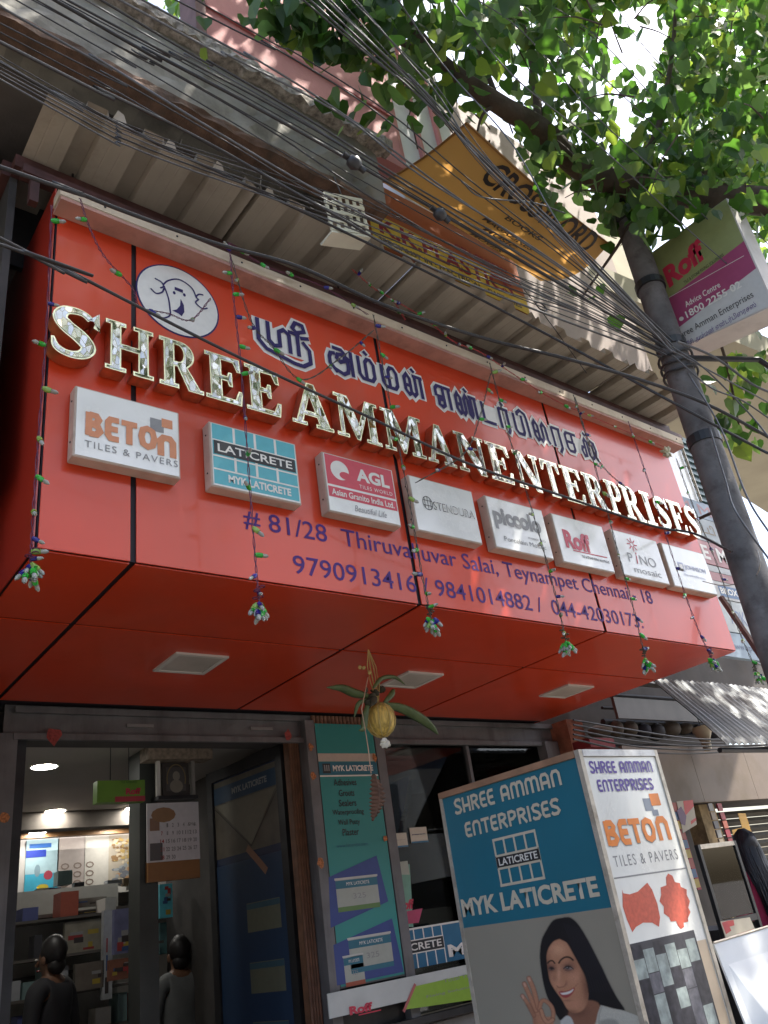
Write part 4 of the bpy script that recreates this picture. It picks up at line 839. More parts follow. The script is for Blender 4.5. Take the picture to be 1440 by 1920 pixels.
text('Total Tiling', FG, *fb(FG, (832, 1845), (895, 1822)), GRY, lw, .002); text('Fixing Solutions', FG, *fb(FG, (800, 1873), (892, 1845)), GRY, lw, .002)
# window stickers
YG = 4.822; FY = Face((0, YG, 0), (1, 0, 0), (0, 0, 1), (0, -1, 0))
for a, b, lab in (((733, 1590), (762, 1561), 'small white payment sticker on the shop window, left of two'), ((772, 1581), (799, 1550), 'small white payment sticker on the shop window, right of two')):
    u = fb(FY, a, b); t = thing('payment_sticker', lab, 'sticker', (u[0], YG, u[1]), 'payment stickers on the window')
    box('sticker', u[0], u[2], YG + .001, YG + .004, u[1], u[3], flat((.6, .55, .45)), t); rect(FY, u[0], u[1], u[2], u[1] + .01, flat((.05, .2, .35)), t, .0005)
    text('paytm', FY, u[0] + .015, u[1] + (u[3] - u[1]) * .5, u[2] - .02, u[3] - .045, NAVY, t, .001, bold=.03)
bn = thing('window_banner', 'blue tile grid banner with black band inside the lower window', 'banner', (4.1, YG, 1.3))
u = fb(FY, (752, 1815), (880, 1740)); xb0, zb0, zb1 = 3.86, FY.uv(760, 1820)[1], FY.uv(760, 1742)[1]; BB = flat((.02, .14, .26))
box('backing', 3.84, 5.0, YG + .0012, YG + .004, zb0, zb1, BB, bn)
for i in range(6): rect(FY, 3.84 + .085 * i, zb0, 3.85 + .085 * i, zb1, WHITE, bn, .0005) if i < 5 else None
rect(FY, 3.84, zb0 + .085, 4.19, zb0 + .17, WHITE, bn, .001); rect(FY, 3.84, zb0 + .092, 4.185, zb0 + .163, BLK, bn, .0015); text('ICRETE', FY, 3.86, zb0 + .105, 4.165, zb0 + .15, WHITE, bn, .002, bold=.02)
text('MYK', FY, *fb(FY, (842, 1795), (930, 1755)), WHITE, bn, .002, bold=.04); rect(FY, 3.84, zb1 - .012, 5.0, zb1, WHITE, bn, .0012)
st = thing('window_poster', 'pale green and pink product sticker on the window above the blue banner', 'poster', (3.95, YG, 1.55))
pxpoly(FY, [(741, 1738), (736, 1625), (768, 1620), (775, 1738)], flat((.16, .34, .25)), st, .0005, 'poster'); pxpoly(FY, [(744, 1735), (745, 1712), (792, 1703), (785, 1730)], flat((.45, .05, .12)), st, .001); text('Roff', FY, *fb(FY, (748, 1708), (775, 1685)), CR, st, .0012, bold=.05, shear=.2)
pxpoly(FY, [(736, 1640), (734, 1618), (764, 1614), (768, 1640)], flat((.4, .42, .35)), st, .0009)
# papers and boards seen behind the window
cd = thing('hanging_calendar_sheet', 'white and blue printed sheet hanging askew behind the window glass', 'poster', (4.3, 5.1, 2.0))
FC = Face((0, 5.05, 0), (1, 0, 0), (0, 0, 1), (0, -1, 0)); pxpoly(FC, [(717, 1475), (768, 1452), (745, 1565), (733, 1558)], flat((.3, .32, .34)), cd, .001, 'sheet'); pxpoly(FC, [(744, 1464), (768, 1452), (757, 1520), (750, 1535)], flat((.10, .10, .3)), cd, .002)
pb_ = thing('olive_board', 'large olive green board leaning behind the window glass', 'board', (4.9, 5.3, 1.0)); FO = Face((0, 5.3, 0), (1, 0, 0), (0, 0, 1), (0, -1, 0))
shape([[FO.uv(*p) for p in ((742, 1600), (772, 1490), (860, 1478), (900, 1700), (770, 1700))]], FO, mat('olive_board', (.075, .06, .02), .6, var=.2), pb_, 0, .01, 'board')
fr = thing('picture_frame', 'small framed pale picture high behind the window', 'picture', (5.4, 5.4, 2.4)); FF2 = Face((0, 5.4, 0), (1, 0, 0), (0, 0, 1), (0, -1, 0))
u = fb(FF2, (874, 1455), (930, 1415)); box('frame', u[0] - .03, u[2] + .03, 5.40, 5.42, u[1] - .03, u[3] + .03, DSTEEL, fr); rect(FF2, u[0], u[1], u[2], u[3], flat((.12, .16, .16)), fr, .001)
# ================================================================== INTERIOR
it = thing('shop_interior', 'dim shop room behind the doorway with pale walls and ceiling', 'room', (3.5, 7, .2))
WI = mat('interior_wall', (.48, .46, .43), .7, var=.1, vs=2); CI = mat('interior_ceiling', (.42, .39, .36), .8, var=.08, vs=2)
box('ceiling', .9, 7.0, 5.16, 9.2, 2.95, 2.99, CI, it); box('wall', .86, .9, 5.16, 12.9, .2, 2.99, WI, it); box('wall', 6.0, 6.04, 5.16, 12.9, .2, 2.99, WI, it)
box('floor', .9, 6.0, 4.96, 12.9, .14, .2, WI, it); box('wall', .9, 6.0, 12.9, 12.95, .2, 2.99, WI, it); box('rear_ceiling', .9, 6.0, 9.42, 12.9, 2.45, 2.5, CI, it)
box('beam', .9, 6.0, 7.95, 8.15, 2.80, 2.949, mat('beam_plaster', (.15, .13, .11), .8, var=.3), it)
box('ceiling_step', .9, 6.0, 9.15, 9.24, 2.90, 2.95, mat('wood_cornice', (.3, .16, .07), .5), it)
box('bulkhead', .9, 6.0, 9.30, 9.42, 2.32, 2.95, WI, it)
box('partition', 3.3, 3.36, 5.16, 7.4, .2, 2.95, DARKW, it)
# downlights
dl = [PZ(83, 1437, 2.945), PZ(104, 1520, 2.945), PZ(72, 1560, 2.945), PZ(218, 1550, 2.945), PZ(253, 1514, 2.945), Vector((PY(203, 1677, 10.6).x, 10.6, 2.445))]  # last disc sits at the bright spot below the posters
DLM = emit('lamp_glow', (1, .97, .9), 24)
labs = ['nearest round downlight in the shop ceiling at the door', 'second round downlight from the door on the left row', 'farthest left round downlight just above the posters', 'round downlight above the middle of the poster row', 'round downlight beside the calendar pillar', 'lone small glowing disc in the low rear ceiling below the posters']
for p, lab in zip(dl, labs):
    t = thing('downlight', lab, 'light', p, 'round downlights in the shop ceiling'); mb = MB(); mb.v = [(p.x + .085 * math.cos(a), p.y + .085 * math.sin(a), p.z - .006) for a in [2 * math.pi * i / 20 for i in range(20)]]; mb.f = [list(range(20))]; mb.build('lamp_disc', DLM, t)
    MB().tube([(p.x, p.y, p.z - .005), (p.x, p.y, p.z + .003)], .1, 20).build('rim', WHITE, t)
# poster row on the bulkhead
FP = Face((0, 9.29, 0), (1, 0, 0), (0, 0, 1), (0, -1, 0))
def poster(name, pts, m, lab, extra=None):
    q = [FP.uv(*p) for p in pts]; t = thing(name, lab, 'poster', (q[0][0], 9.29, q[0][1])); x0, x1 = min(a[0] for a in q), max(a[0] for a in q); z0, z1 = 2.40, 2.90
    box('sheet', x0, x1, 9.291, 9.298, z0, z1, m, t)
    if extra: extra(t, x0, x1, z0, z1)
def ex1(t, x0, x1, z0, z1):
    rect(FP, x0, z0, x1, z0 + .17, flat((.05, .35, .5)), t, .001); rect(FP, x0 + .03, z1 - .08, x0 + .25, z1 - .04, flat((.03, .12, .4)), t, .001); rect(FP, x0, z1 - .17, x0 + .2, z1 - .1, flat((.03, .06, .4)), t, .001)
    shape([circ(x0 + .12, z0 + .2, .03, .06, 10)], FP, flat((.2, .3, .35)), t, .0012); shape([circ(x1 - .1, z0 + .15, .045, n=12)], FP, flat((.35, .05, .08)), t, .0012); shape([circ(x1 - .15, z0 + .04, .06, .03, 12)], FP, flat((.5, .4, .04)), t, .0012)
def ex2(t, x0, x1, z0, z1):
    for i in range(3):
        for j in range(3): shape([circ(x0 + .08 + i * .13, z0 + .05 + j * .085, .045, .032, 8), circ(x0 + .08 + i * .13, z0 + .05 + j * .085, .03, .02, 8)], FP, flat((.16, .12, .1)), t, .001)
def ex3(t, x0, x1, z0, z1):
    for i in range(70): shape([circ(random.uniform(x0 + .05, x1 - .03), random.uniform(z0 + .2, z1 - .04), random.uniform(.012, .03), random.uniform(.01, .02), 7)], FP, flat(random.choice([(.4, .28, .1), (.5, .42, .3), (.22, .13, .06)])), t, .001 + i * .00003)
    for i in range(30): shape([circ(random.uniform(x0 + .05, x1 - .03), random.uniform(z0 + .02, z0 + .2), random.uniform(.02, .04), random.uniform(.012, .025), 8)], FP, flat(random.choice([(.25, .27, .28), (.35, .2, .1), (.14, .15, .17)])), t, .001 + i * .00003)
poster('wall_poster', [(50, 1580), (108, 1660)], flat((.35, .5, .55)), 'light blue product poster at the left end of the poster row', ex1)
poster('wall_poster', [(109, 1580), (158, 1655)], flat((.32, .28, .26)), 'taupe poster with round floor patterns second in the row', ex2)
poster('wall_poster', [(159, 1580), (203, 1655)], flat((.42, .4, .36)), 'plain pale poster in the middle of the row', None)
poster('wall_poster', [(204, 1575), (262, 1650)], flat((.34, .3, .24)), 'poster of brown pebbles and stones at the right of the row', ex3)
# pillar with calendar and shrine frame
pc = thing('interior_pillar', 'dark tiled pillar inside the doorway carrying the calendar', 'pillar', (2.55, 5.7, .2))
box('shaft', PY(262, 1600, 5.66).x, PY(296, 1600, 5.66).x, 5.66, 5.85, .2, 2.95, mat('pillar_tile', (.055, .06, .055), .4, var=.25, vs=4), pc); box('capital', 2.34, 2.83, 5.5, 5.655, 2.86, 2.95, mat('carved_cornice', (.3, .24, .18), .7, var=.4, vs=30), pc)
sh = thing('idol_frame', 'dark framed picture of a deity in a small niche above the calendar', 'picture', (2.6, 5.6, 2.6))
Fi = Face((0, 5.57, 0), (1, 0, 0), (0, 0, 1), (0, -1, 0)); u = fb(Fi, (306, 1492), (354, 1430))
box('frame', u[0], u[2], 5.575, 5.60, u[1], u[3], flat((.06, .05, .045)), sh); rect(Fi, u[0] + .025, u[1] + .03, u[2] - .025, u[3] - .03, flat((.10, .09, .085)), sh, -.003)
cx_ = (u[0] + u[2]) / 2; cz_ = (u[1] + u[3]) / 2; shape([circ(cx_, cz_ - .05, .05, .045, 14)], Fi, flat((.28, .25, .2)), sh, .001, name='relief'); shape([circ(cx_, cz_ + .02, .028, .034, 12)], Fi, flat((.3, .27, .22)), sh, .0014, name='relief'); ribbons([circ(cx_, cz_, .07, .1, 16, -20, 200)], .008, Fi, flat((.25, .18, .08)), sh, .0012, 'relief')
box('shelf', u[0] - .05, u[2] + .05, 5.54, 5.655, u[1] - .03, u[1] - .005, DSTEEL, sh); box('post', u[0] - .045, u[0] - .02, 5.57, 5.6, u[1], u[3] + .06, WHITE, sh); box('post', u[2] + .02, u[2] + .045, 5.57, 5.6, u[1], u[3] + .06, flat((.3, .28, .25)), sh)
ca = thing('wall_calendar', 'white monthly wall calendar with black dates and a brown lower board', 'calendar', (2.55, 5.62, 2.2))
Fc = Face((0, 5.60, 0), (1, 0, 0), (0, 0, 1), (0, -1, 0)); u = fb(Fc, (276, 1618), (372, 1503))
box('page', u[0], u[2], 5.602, 5.61, u[1], u[3], flat((.72, .7, .72)), ca); box('lower_board', u[0] + .01, u[2], 5.612, 5.65, u[1] - .12, u[1] + .01, flat((.32, .15, .05)), ca)
dW = (u[2] - u[0]); dH = u[3] - u[1]; d = 1
for r in range(5):
    for c in range(7):
        if r == 0 and c == 0: continue
        if d > 30: break
        cx = u[0] + dW * (.28 + .105 * c); cz = u[3] - dH * (.40 + .135 * r); text(str(d), Fc, cx - (.008 if d < 10 else .014), cz - .01, cx + (.004 if d < 10 else .014), cz + .016, GRY if c else flat((.4, .05, .05)), ca, .0005, bold=.02, name='date_number'); d += 1
pxart = flat((.35, .2, .1))
shape([circ(u[0] + .12, u[3] - .08, .09, .05, 12)], Fc, pxart, ca, .0006); rect(Fc, u[0] + .02, u[1] + .2, u[0] + .09, u[3] - .1, flat((.3, .18, .12)), ca, .0005); rect(Fc, u[0] + .02, u[1] + .01, u[0] + .11, u[1] + .12, flat((.13, .12, .12)), ca, .0005); text('APRIL', Fc, u[2] - .09, u[3] - .16, u[2] - .02, u[3] - .14, GRY, ca, .0006)
# green hanging product box sign
gs = thing('green_hanging_sign', 'small lime green box sign with red lettering hanging under the shop ceiling', 'sign', (2.1, 5.5, 2.55))
Fg = Face((0, 5.5, 0), (1, 0, 0), (0, 0, 1), (0, -1, 0)); u = fb(Fg, (182, 1508), (272, 1462)); box('box', u[0], u[2], 5.503, 5.58, u[1] + .01, u[3], mat('lime_box', (.15, .30, .03), .4), gs); rect(Fg, u[0] + .12, u[1] + .01, u[2], u[1] + .045, flat((.45, .04, .06)), gs, -.001); text('Roff', Fg, *fb(Fg, (236, 1490), (264, 1477)), CR, gs, 0, bold=.05); text('TILE ADHESIVES', Fg, u[0] + .16, u[1] + .13, u[2] - .06, u[1] + .145, flat((.03, .12, .02)), gs, 0)
MB().tube([(u[0] + .1, 5.54, u[3]), (u[0] + .1, 5.54, 2.95)], .003).build('wire', CABLE, gs); MB().tube([(u[2] - .1, 5.54, u[3]), (u[2] - .1, 5.54, 2.95)], .003).build('wire', CABLE, gs)
# open glass door with posters
dr = thing('open_door', 'dark framed glass door standing open with a blue product poster on it', 'door', (3.1, 4.9, .2))
n0 = Vector((3.07, 4.96, 0)); far = Vector((2.93, 6.0, 0)); far_x = PY(385, 1425, 5.9).x; far = Vector((far_x, 5.9, 0)); dv = (far - n0); dl_ = dv.length; ud = -dv.normalized()
FD = Face((far.x, far.y, 0), ud, (0, 0, 1), Vector((ud.y, -ud.x, 0)))
if FD.n.dot(EYE - FD.o) < 0: FD.n = -FD.n
for a, b in ((0, .07), (dl_ - .07, dl_)): 
    mb = MB(); slab(FD, a, .2, b, 2.83, -.04, 0, mb); mb.build('stile', DSTEEL, dr)
mb = MB(); slab(FD, .0705, 2.75, dl_ - .0705, 2.829, -.04, 0, mb); mb.build('top_rail', DSTEEL, dr)
mb = MB(); slab(FD, .0705, .2, dl_ - .0705, .35, -.04, 0, mb); mb.build('bottom_rail', DSTEEL, dr)
mb = MB(); slab(FD, .0705, .351, dl_ - .0705, 2.749, -.03, -.02, mb); mb.build('door_poster', mat('dark_blue_poster', (.035, .05, .10), .25, var=.2, vs=3, coat=.3), dr)
L0, L1 = .075, dl_ - .075
rect(FD, L0, 2.2, L1, 2.74, mat('stone_photo', (.13, .115, .09), .35, var=.3, vs=6), dr, -.018); rect(FD, L0, 2.58, L1, 2.70, flat((.03, .07, .13)), dr, -.016); text('MYK LATICRETE', FD, L0 + (L1 - L0) * .3, 2.62, L0 + (L1 - L0) * .85, 2.665, flat((.3, .32, .32)), dr, -.014, bold=.04)
cxm = (L0 + L1) / 2; shape([[(L0 + .02, 2.57), (cxm + .05, 2.24), (L1 - .02, 2.57)]], FD, flat((.2, .185, .14)), dr, -.015); ribbons([[(L0, 2.56), (cxm + .05, 2.23), (L1, 2.55)]], .006, FD, flat((.04, .035, .03)), dr, -.012)
ribbons([[(cxm, 2.22), (cxm + .12, 2.12), (cxm + .2, 2.05)]], .05, FD, flat((.3, .16, .1)), dr, -.014, smooth=3)
rect(FD, L0, .5, L1, 2.15, flat((.02, .05, .11)), dr, -.015)
for zc in (1.78, 1.42, 1.08): 
    rect(FD, cxm - .05, zc - .09, cxm + .33, zc + .09, flat((.16, .17, .12)), dr, -.013); rect(FD, cxm - .05, zc + .05, cxm + .33, zc + .085, flat((.05, .12, .16)), dr, -.011)
# shelf goods, papers and counter things
SH = mat('shelf_board', (.12, .11, .1), .6)
sv = thing('display_shelf', 'wall shelf unit stacked with dark boxes left inside the shop', 'shelf', (2.3, 8.0, .2))
box('board', 1.9, 3.1, 7.7, 8.0, 2.06, 2.085, SH, sv); box('board', 1.9, 3.1, 7.7, 8.0, 1.62, 1.645, SH, sv); box('back', 1.9, 3.1, 8.0, 8.03, .2, 2.3, mat('shelf_back', (.3, .3, .28), .6), sv)
for i, (px0, py0, px1, py1, y, c, lab) in enumerate([(137, 1703, 200, 1680, 7.6, (.2, .19, .17), 'flat white and black box stacked on the shelf, upper one'), (143, 1716, 200, 1704, 7.6, (.05, .05, .05), 'flat black box under the white one on the shelf'), (120, 1790, 190, 1722, 7.4, (.27, .25, .2), 'beige poster with a dark figure print beside the man'), (192, 1875, 212, 1705, 7.2, (.42, .44, .46), 'tall bright white board standing in the shop'), (214, 1790, 262, 1700, 7.0, (.16, .17, .3), 'blue and white printed leaflets hung by the pillar'), (300, 1722, 323, 1656, 7.0, (.10, .45, .55), 'bright cyan and yellow pennant behind the pillar'), (300, 1790, 366, 1722, 7.6, (.12, .25, .26), 'pale teal tile display panel behind the seated man'), (205, 1840, 262, 1792, 6.8, (.2, .08, .05), 'red and green packets on the rack by the pillar'), (140, 1860, 195, 1800, 7.2, (.14, .12, .1), 'grey brown sample board low beside the dark shirted man')]):
    a = PY(px0, py0, y); b = PY(px1, py1, y); t = thing(['carton', 'carton', 'sample_poster', 'display_board', 'leaflet_board', 'pennant', 'tile_panel', 'packet_stack', 'sample_board'][i], lab, ['box', 'box', 'poster', 'board', 'poster', 'flag', 'panel', 'packets', 'board'][i], a)
    z0, z1 = min(a.z, b.z), max(a.z, b.z); box('body', a.x, b.x, y, y + .05, z0, z1, mat('stock_' + 'abcdefghi'[i], c, .5, var=.25, vs=9), t)
    Fq = Face((0, y - .001, 0), (1, 0, 0), (0, 0, 1), (0, -1, 0))
    for k in range(7 if i in (2, 4, 5, 7) else 3):
        w_ = (b.x - a.x) * random.uniform(.12, .4); h_ = (z1 - z0) * random.uniform(.06, .2); xx = random.uniform(a.x + .01, b.x - w_ - .01); zz = random.uniform(z0 + .01, z1 - h_ - .01)
        rect(Fq, xx, zz, xx + w_, zz + h_, flat(random.choice([(.05, .04, .04), (.3, .3, .3), (.4, .3, .05), (.35, .05, .05), (.05, .1, .25)])), t, .0006 + k * .0003)
PALET = [(.55, .55, .52), (.4, .42, .45), (.1, .12, .3), (.45, .12, .08), (.5, .4, .1), (.2, .3, .3), (.06, .06, .07), (.3, .22, .14), (.62, .6, .55)]
for r_ in range(5):
    zb = .95 + r_ * .27; box('board', 1.9, 3.25, 7.35, 7.69, zb - .02, zb, SH, sv); x = 1.93
    while x < 3.15:
        w_ = random.uniform(.05, .16); h_ = random.uniform(.08, .22)
        if random.random() < .85: box('stock_item', x, x + w_, 7.38 + random.uniform(0, .08), 7.6, zb + .001, zb + h_, flat(random.choice(PALET)), sv)
        x += w_ + random.uniform(.005, .05)
for k in range(26):
    px, py = random.uniform(70, 255), random.uniform(1655, 1740); p = PY(px, py, 8.6); w_, h_ = random.uniform(.05, .16), random.uniform(.04, .14); box('stock_item', p.x, p.x + w_, 8.6 + k * .004, 8.75, p.z, p.z + h_, flat(random.choice(PALET)), sv)
ct = thing('counter_papers', 'heap of white papers and leaflets lying on the shop counter', 'papers', (2.2, 6.0, 1.1)); box('counter_top', 1.6, 3.0, 6.2, 6.8, 1.0, 1.05, SH, ct)
for k in range(12):
    c = Vector((random.uniform(1.75, 2.6), random.uniform(6.22, 6.6), 1.06 + .012 * k)); a = random.uniform(0, 3); u_ = Vector((math.cos(a), math.sin(a), random.uniform(-.2, .3))) * .13; v_ = Vector((-math.sin(a), math.cos(a), random.uniform(.1, .6))) * .1
    mb = MB(); mb.quad(c - u_ - v_, c + u_ - v_, c + u_ + v_, c - u_ + v_); mb.build('sheet', flat(random.choice([(.4, .4, .4), (.3, .3, .3), (.35, .12, .06), (.1, .2, .2)])), ct)

# ================================================================== PEOPLE (one continuous skinned body each)
def skin_body(parent, joints, edges, m, name='body', sub=2):
    me = bpy.data.meshes.new(name); names = list(joints); me.from_pydata([joints[k][0] for k in names], [(names.index(a), names.index(b)) for a, b in edges], [])
    o = bpy.data.objects.new(name, me); COL.objects.link(o); sk = o.modifiers.new('s', 'SKIN'); su = o.modifiers.new('u', 'SUBSURF'); su.levels = sub; su.render_levels = sub
    for i, k in enumerate(names):
        r = joints[k][1]; r = r if isinstance(r, tuple) else (r, r); me.skin_vertices[0].data[i].radius = r
    me.skin_vertices[0].data[0].use_root = True
    dg = bpy.context.evaluated_depsgraph_get(); m2 = bpy.data.meshes.new_from_object(o.evaluated_get(dg)); bpy.data.objects.remove(o); m2.name = name
    return link(name, m2, m, parent, True)
def person(loc, yaw, lab, skin, shirt, hairc, trousers=(.03, .03, .04), arms=((.28, -.02, 1.12), (-.28, -.02, 1.12)), veil=None, scale=1):
    t = thing('person', lab, 'person', loc); t.rotation_euler = (0, 0, yaw); t.scale = (scale,) * 3
    S = mat('skin', skin, .55, var=.06); T = mat('shirt_cloth', shirt, .8, var=.12, vs=12); H = mat('hair', hairc, .5, var=.2, vs=40); P = mat('trouser_cloth', trousers, .8)
    kids = []
    J = {'pelvis': ((0, 0, .95), (.15, .11)), 'waist': ((0, 0, 1.08), (.135, .1)), 'chest': ((0, .01, 1.28), (.16, .115)), 'neckb': ((0, .01, 1.44), (.09, .08)), 'neck': ((0, .0, 1.5), .05), 'head': ((0, -.015, 1.59), (.078, .09)), 'crown': ((0, -.005, 1.69), (.06, .07))}
    E_ = [('pelvis', 'waist'), ('waist', 'chest'), ('chest', 'neckb'), ('neckb', 'neck'), ('neck', 'head'), ('head', 'crown')]
    for s, nm, hd in ((1, 'r', arms[0]), (-1, 'l', arms[1])):
        J['sh' + nm] = ((.17 * s, .01, 1.40), .062); J['el' + nm] = ((.24 * s, .03, 1.14), .042); h = Vector(hd); J['wr' + nm] = (tuple(Vector((.24 * s, .03, 1.14)) + (h - Vector((.24 * s, .03, 1.14))).normalized() * .25), .028); J['ha' + nm] = (tuple(Vector((.24 * s, .03, 1.14)) + (h - Vector((.24 * s, .03, 1.14))).normalized() * .33), (.035, .02))
        E_ += [('neckb', 'sh' + nm), ('sh' + nm, 'el' + nm), ('el' + nm, 'wr' + nm), ('wr' + nm, 'ha' + nm)]
        J['hip' + nm] = ((.09 * s, 0, .88), .095); J['kn' + nm] = ((.10 * s, -.01, .50), .06); J['an' + nm] = ((.10 * s, .01, .09), .042); J['to' + nm] = ((.11 * s, -.13, .04), (.042, .03)); E_ += [('pelvis', 'hip' + nm), ('hip' + nm, 'kn' + nm), ('kn' + nm, 'an' + nm), ('an' + nm, 'to' + nm)]
    def fix(o): o.location = (0, 0, 0); return o
    b = fix(skin_body(t, J, E_, S))
    # clothing shell: torso and sleeves
    JT = {k: (J[k][0], tuple(x * 1.13 for x in (J[k][1] if isinstance(J[k][1], tuple) else (J[k][1],) * 2))) for k in ('pelvis', 'waist', 'chest', 'neckb', 'shr', 'shl', 'elr', 'ell')}
    JT['neckb'] = ((0, .01, 1.455), (.1, .085)); JT['hem'] = ((0, 0, .84), (.17, .125))
    fix(skin_body(t, JT, [('pelvis', 'waist'), ('waist', 'chest'), ('chest', 'neckb'), ('neckb', 'shr'), ('neckb', 'shl'), ('shr', 'elr'), ('shl', 'ell'), ('pelvis', 'hem')], T, 'shirt'))
    JP = {'pelvis': ((0, 0, .93), (.155, .12))}; EP = []
    for nm, s in (('r', 1), ('l', -1)): JP['hip' + nm] = ((.09 * s, 0, .86), .105); JP['kn' + nm] = ((.10 * s, -.01, .50), .078); JP['an' + nm] = ((.10 * s, .01, .12), .068); EP += [('pelvis', 'hip' + nm), ('hip' + nm, 'kn' + nm), ('kn' + nm, 'an' + nm)]
    fix(skin_body(t, JP, EP, P, 'trousers'))
    hm = MB().ball((0, .022, 1.645), .084, .092, .108, 20, 14).ball((0, .045, 1.555), .072, .055, .062, 16, 10)
    hm.v = [(x + random.uniform(-.003, .003), y + random.uniform(-.003, .003), z + random.uniform(-.003, .003)) for x, y, z in hm.v]
    fix(hm.build('hair', H, t, True))
    for s in (1, -1):
        fix(MB().ball((.033 * s, -.098, 1.605), .013, .008, .008).build('eye', WHITE, t)); fix(MB().ball((.033 * s, -.105, 1.605), .006, .004, .006).build('iris', BLK, t)); fix(MB().ball((.086 * s, 0, 1.59), .012, .02, .03).build('ear', S, t))
    fix(MB().tube([(0, -.098, 1.60), (0, -.12, 1.565)], .008, 6, .013).build('nose', S, t)); fix(MB().ball((0, -.1, 1.535), .024, .008, .007).build('mouth', LIP, t))
    for s, nm in ((1, 'r'), (-1, 'l')):
        w0 = Vector(J['wr' + nm][0]); h0 = Vector(J['ha' + nm][0]); dr_ = (h0 - w0).normalized(); sd = dr_.cross(Vector((0, 0, 1)));
        sd = sd.normalized() if sd.length > .1 else Vector((0, 1, 0))
        for k in range(4):
            b0 = h0 + sd * (.018 - .012 * k); ln = (.07, .078, .072, .058)[k]; fix(MB().tube([b0, b0 + dr_ * ln * .5, b0 + dr_ * ln * .85 + Vector((0, 0, -.02))], .008, 6, .006).build('finger', S, t))
        fix(MB().tube([h0 - dr_ * .02 + sd * .02, h0 + dr_ * .02 + sd * .045, h0 + dr_ * .045 + sd * .05], .009, 6, .007).build('thumb', S, t))
    if veil:
        mb = MB()
        for k in range(150):
            a = random.uniform(-.25 * math.pi, 1.25 * math.pi); ca_, sa = math.cos(a), math.sin(a); ln = random.uniform(1.02, 1.3)
            mb.tube([(ca_ * .02, sa * .02 + .01, 1.765), (ca_ * .072, sa * .075 + .01, 1.725), (ca_ * .094, sa * .095 + .01, 1.63), (ca_ * .10, sa * .095 + .04, 1.5), (ca_ * .09 + random.uniform(-.02, .02), .13 + sa * .05, 1.38), (ca_ * .07 + random.uniform(-.03, .03), .14 + random.uniform(-.01, .03), ln)], .009, 5, .003)
        o = mb.build('long_hair', mat('long_hair', veil, .4, var=.3, vs=60), t, True); o.location = (0, 0, 0)
    return t
p = PY(345, 1795, 6.9); person((p.x, 7.0, p.z - 1.58), math.pi, 'man in a light shirt seen from behind, standing inside the shop', (.18, .09, .05), (.16, .17, .17), (.012, .01, .01))
p = PY(105, 1790, 6.5); person((p.x, 6.6, p.z - 1.62), math.radians(215), 'man in a black shirt standing at the left inside the shop', (.14, .07, .04), (.02, .02, .024), (.012, .01, .01))
p = PY(1400, 1600, 3.7); person((p.x + .02, 3.7, .12), math.radians(150), 'woman in a magenta kurta with long black hair at the right edge', (.16, .08, .05), (.36, .025, .09), (.012, .01, .012), veil=(.012, .012, .015), arms=((.1, -.3, 1.15), (-.1, -.3, 1.1)), scale=1.0)

# ================================================================== NEIGHBOURING SHOP
ns = thing('neighbour_shop', 'dark neighbouring shop with beige shutter box and rolling shutter', 'shop', (8, 4.5, .2))
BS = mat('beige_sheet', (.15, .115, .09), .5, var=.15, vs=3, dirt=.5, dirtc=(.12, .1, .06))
xsn = [6.08, 7.1, 8.05, 9.4]
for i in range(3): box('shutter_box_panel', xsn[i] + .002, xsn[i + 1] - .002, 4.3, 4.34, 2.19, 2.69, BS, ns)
box('shutter_box', 6.08, 9.4, 4.345, 4.9, 2.2, 2.68, DARKW, ns); box('dark_wall', 5.7, 9.4, 5.16, 5.2, 2.6, 4.6, DARKW, ns); box('rear_wall', 6.08, 9.4, 5.6, 5.65, .2, 2.2, DARKW, ns); box('upper_wall', 6.05, 9.4, 4.2, 4.25, 3.25, 3.9, DARKW, ns)
mb = MB()
for i, z in enumerate((2.74, 2.83, 2.93, 3.05, 3.16)):
    MB().tube([(6.1, 4.5 - .03 * i, z), (9.4, 4.5 - .03 * i, z + .02)], (.012, .02, .03, .015, .022)[i]).build('ledge_pipe', DSTEEL, ns)
box('canopy_board', 6.15, 8.2, 4.3, 4.33, 2.93, 3.12, mat('grey_board', (.07, .06, .05), .5, var=.2), ns)
nsl = 26
for i in range(nsl):
    z = .3 + i * .072; MB().tube([(7.55, 4.62, z), (9.3, 4.62, z)], .036, 6).build('shutter_slat', mat('shutter_slat', (.08, .075, .06), .85, var=.15) if i == 0 else bpy.data.materials['shutter_slat'], ns)
box('yellow_pillar', 7.20, 7.46, 4.44, 4.6, .2, 2.19, mat('peeling_pillar', (.32, .24, .13), .9, var=.5, vs=10, dirt=.6, bump=.5), ns)
box('red_poster_strip', 6.9, 6.96, 4.5, 4.52, 1.5, 2.19, flat((.3, .03, .05)), ns)
def npost(lab, pts, m, y, cat='poster', prints=()):
    F_ = Face((0, y, 0), (1, 0, 0), (0, 0, 1), (0, -1, 0)); q = [F_.uv(*p) for p in pts]; t = thing('paper_poster', lab, cat, F_.p(*q[0])); shape([q], F_, m, t, 0, .004, 'sheet')
    for pp, mm, h in prints: shape([[F_.uv(*p) for p in pp]], F_, mm, t, h, 0, 'print')
    return t
npost('red and white flyer hanging below the beige shutter box', [(1268, 1503), (1298, 1500), (1306, 1546), (1280, 1562)], flat((.4, .36, .3)), 4.2, prints=(([(1280, 1502), (1298, 1500), (1300, 1512), (1284, 1530)], flat((.5, .04, .05)), .005), ([(1268, 1520), (1276, 1512), (1286, 1530), (1284, 1548), (1276, 1545)], flat((.12, .06, .16)), .0055), ([(1294, 1540), (1304, 1533), (1305, 1538), (1295, 1546)], flat((.5, .04, .05)), .005)))
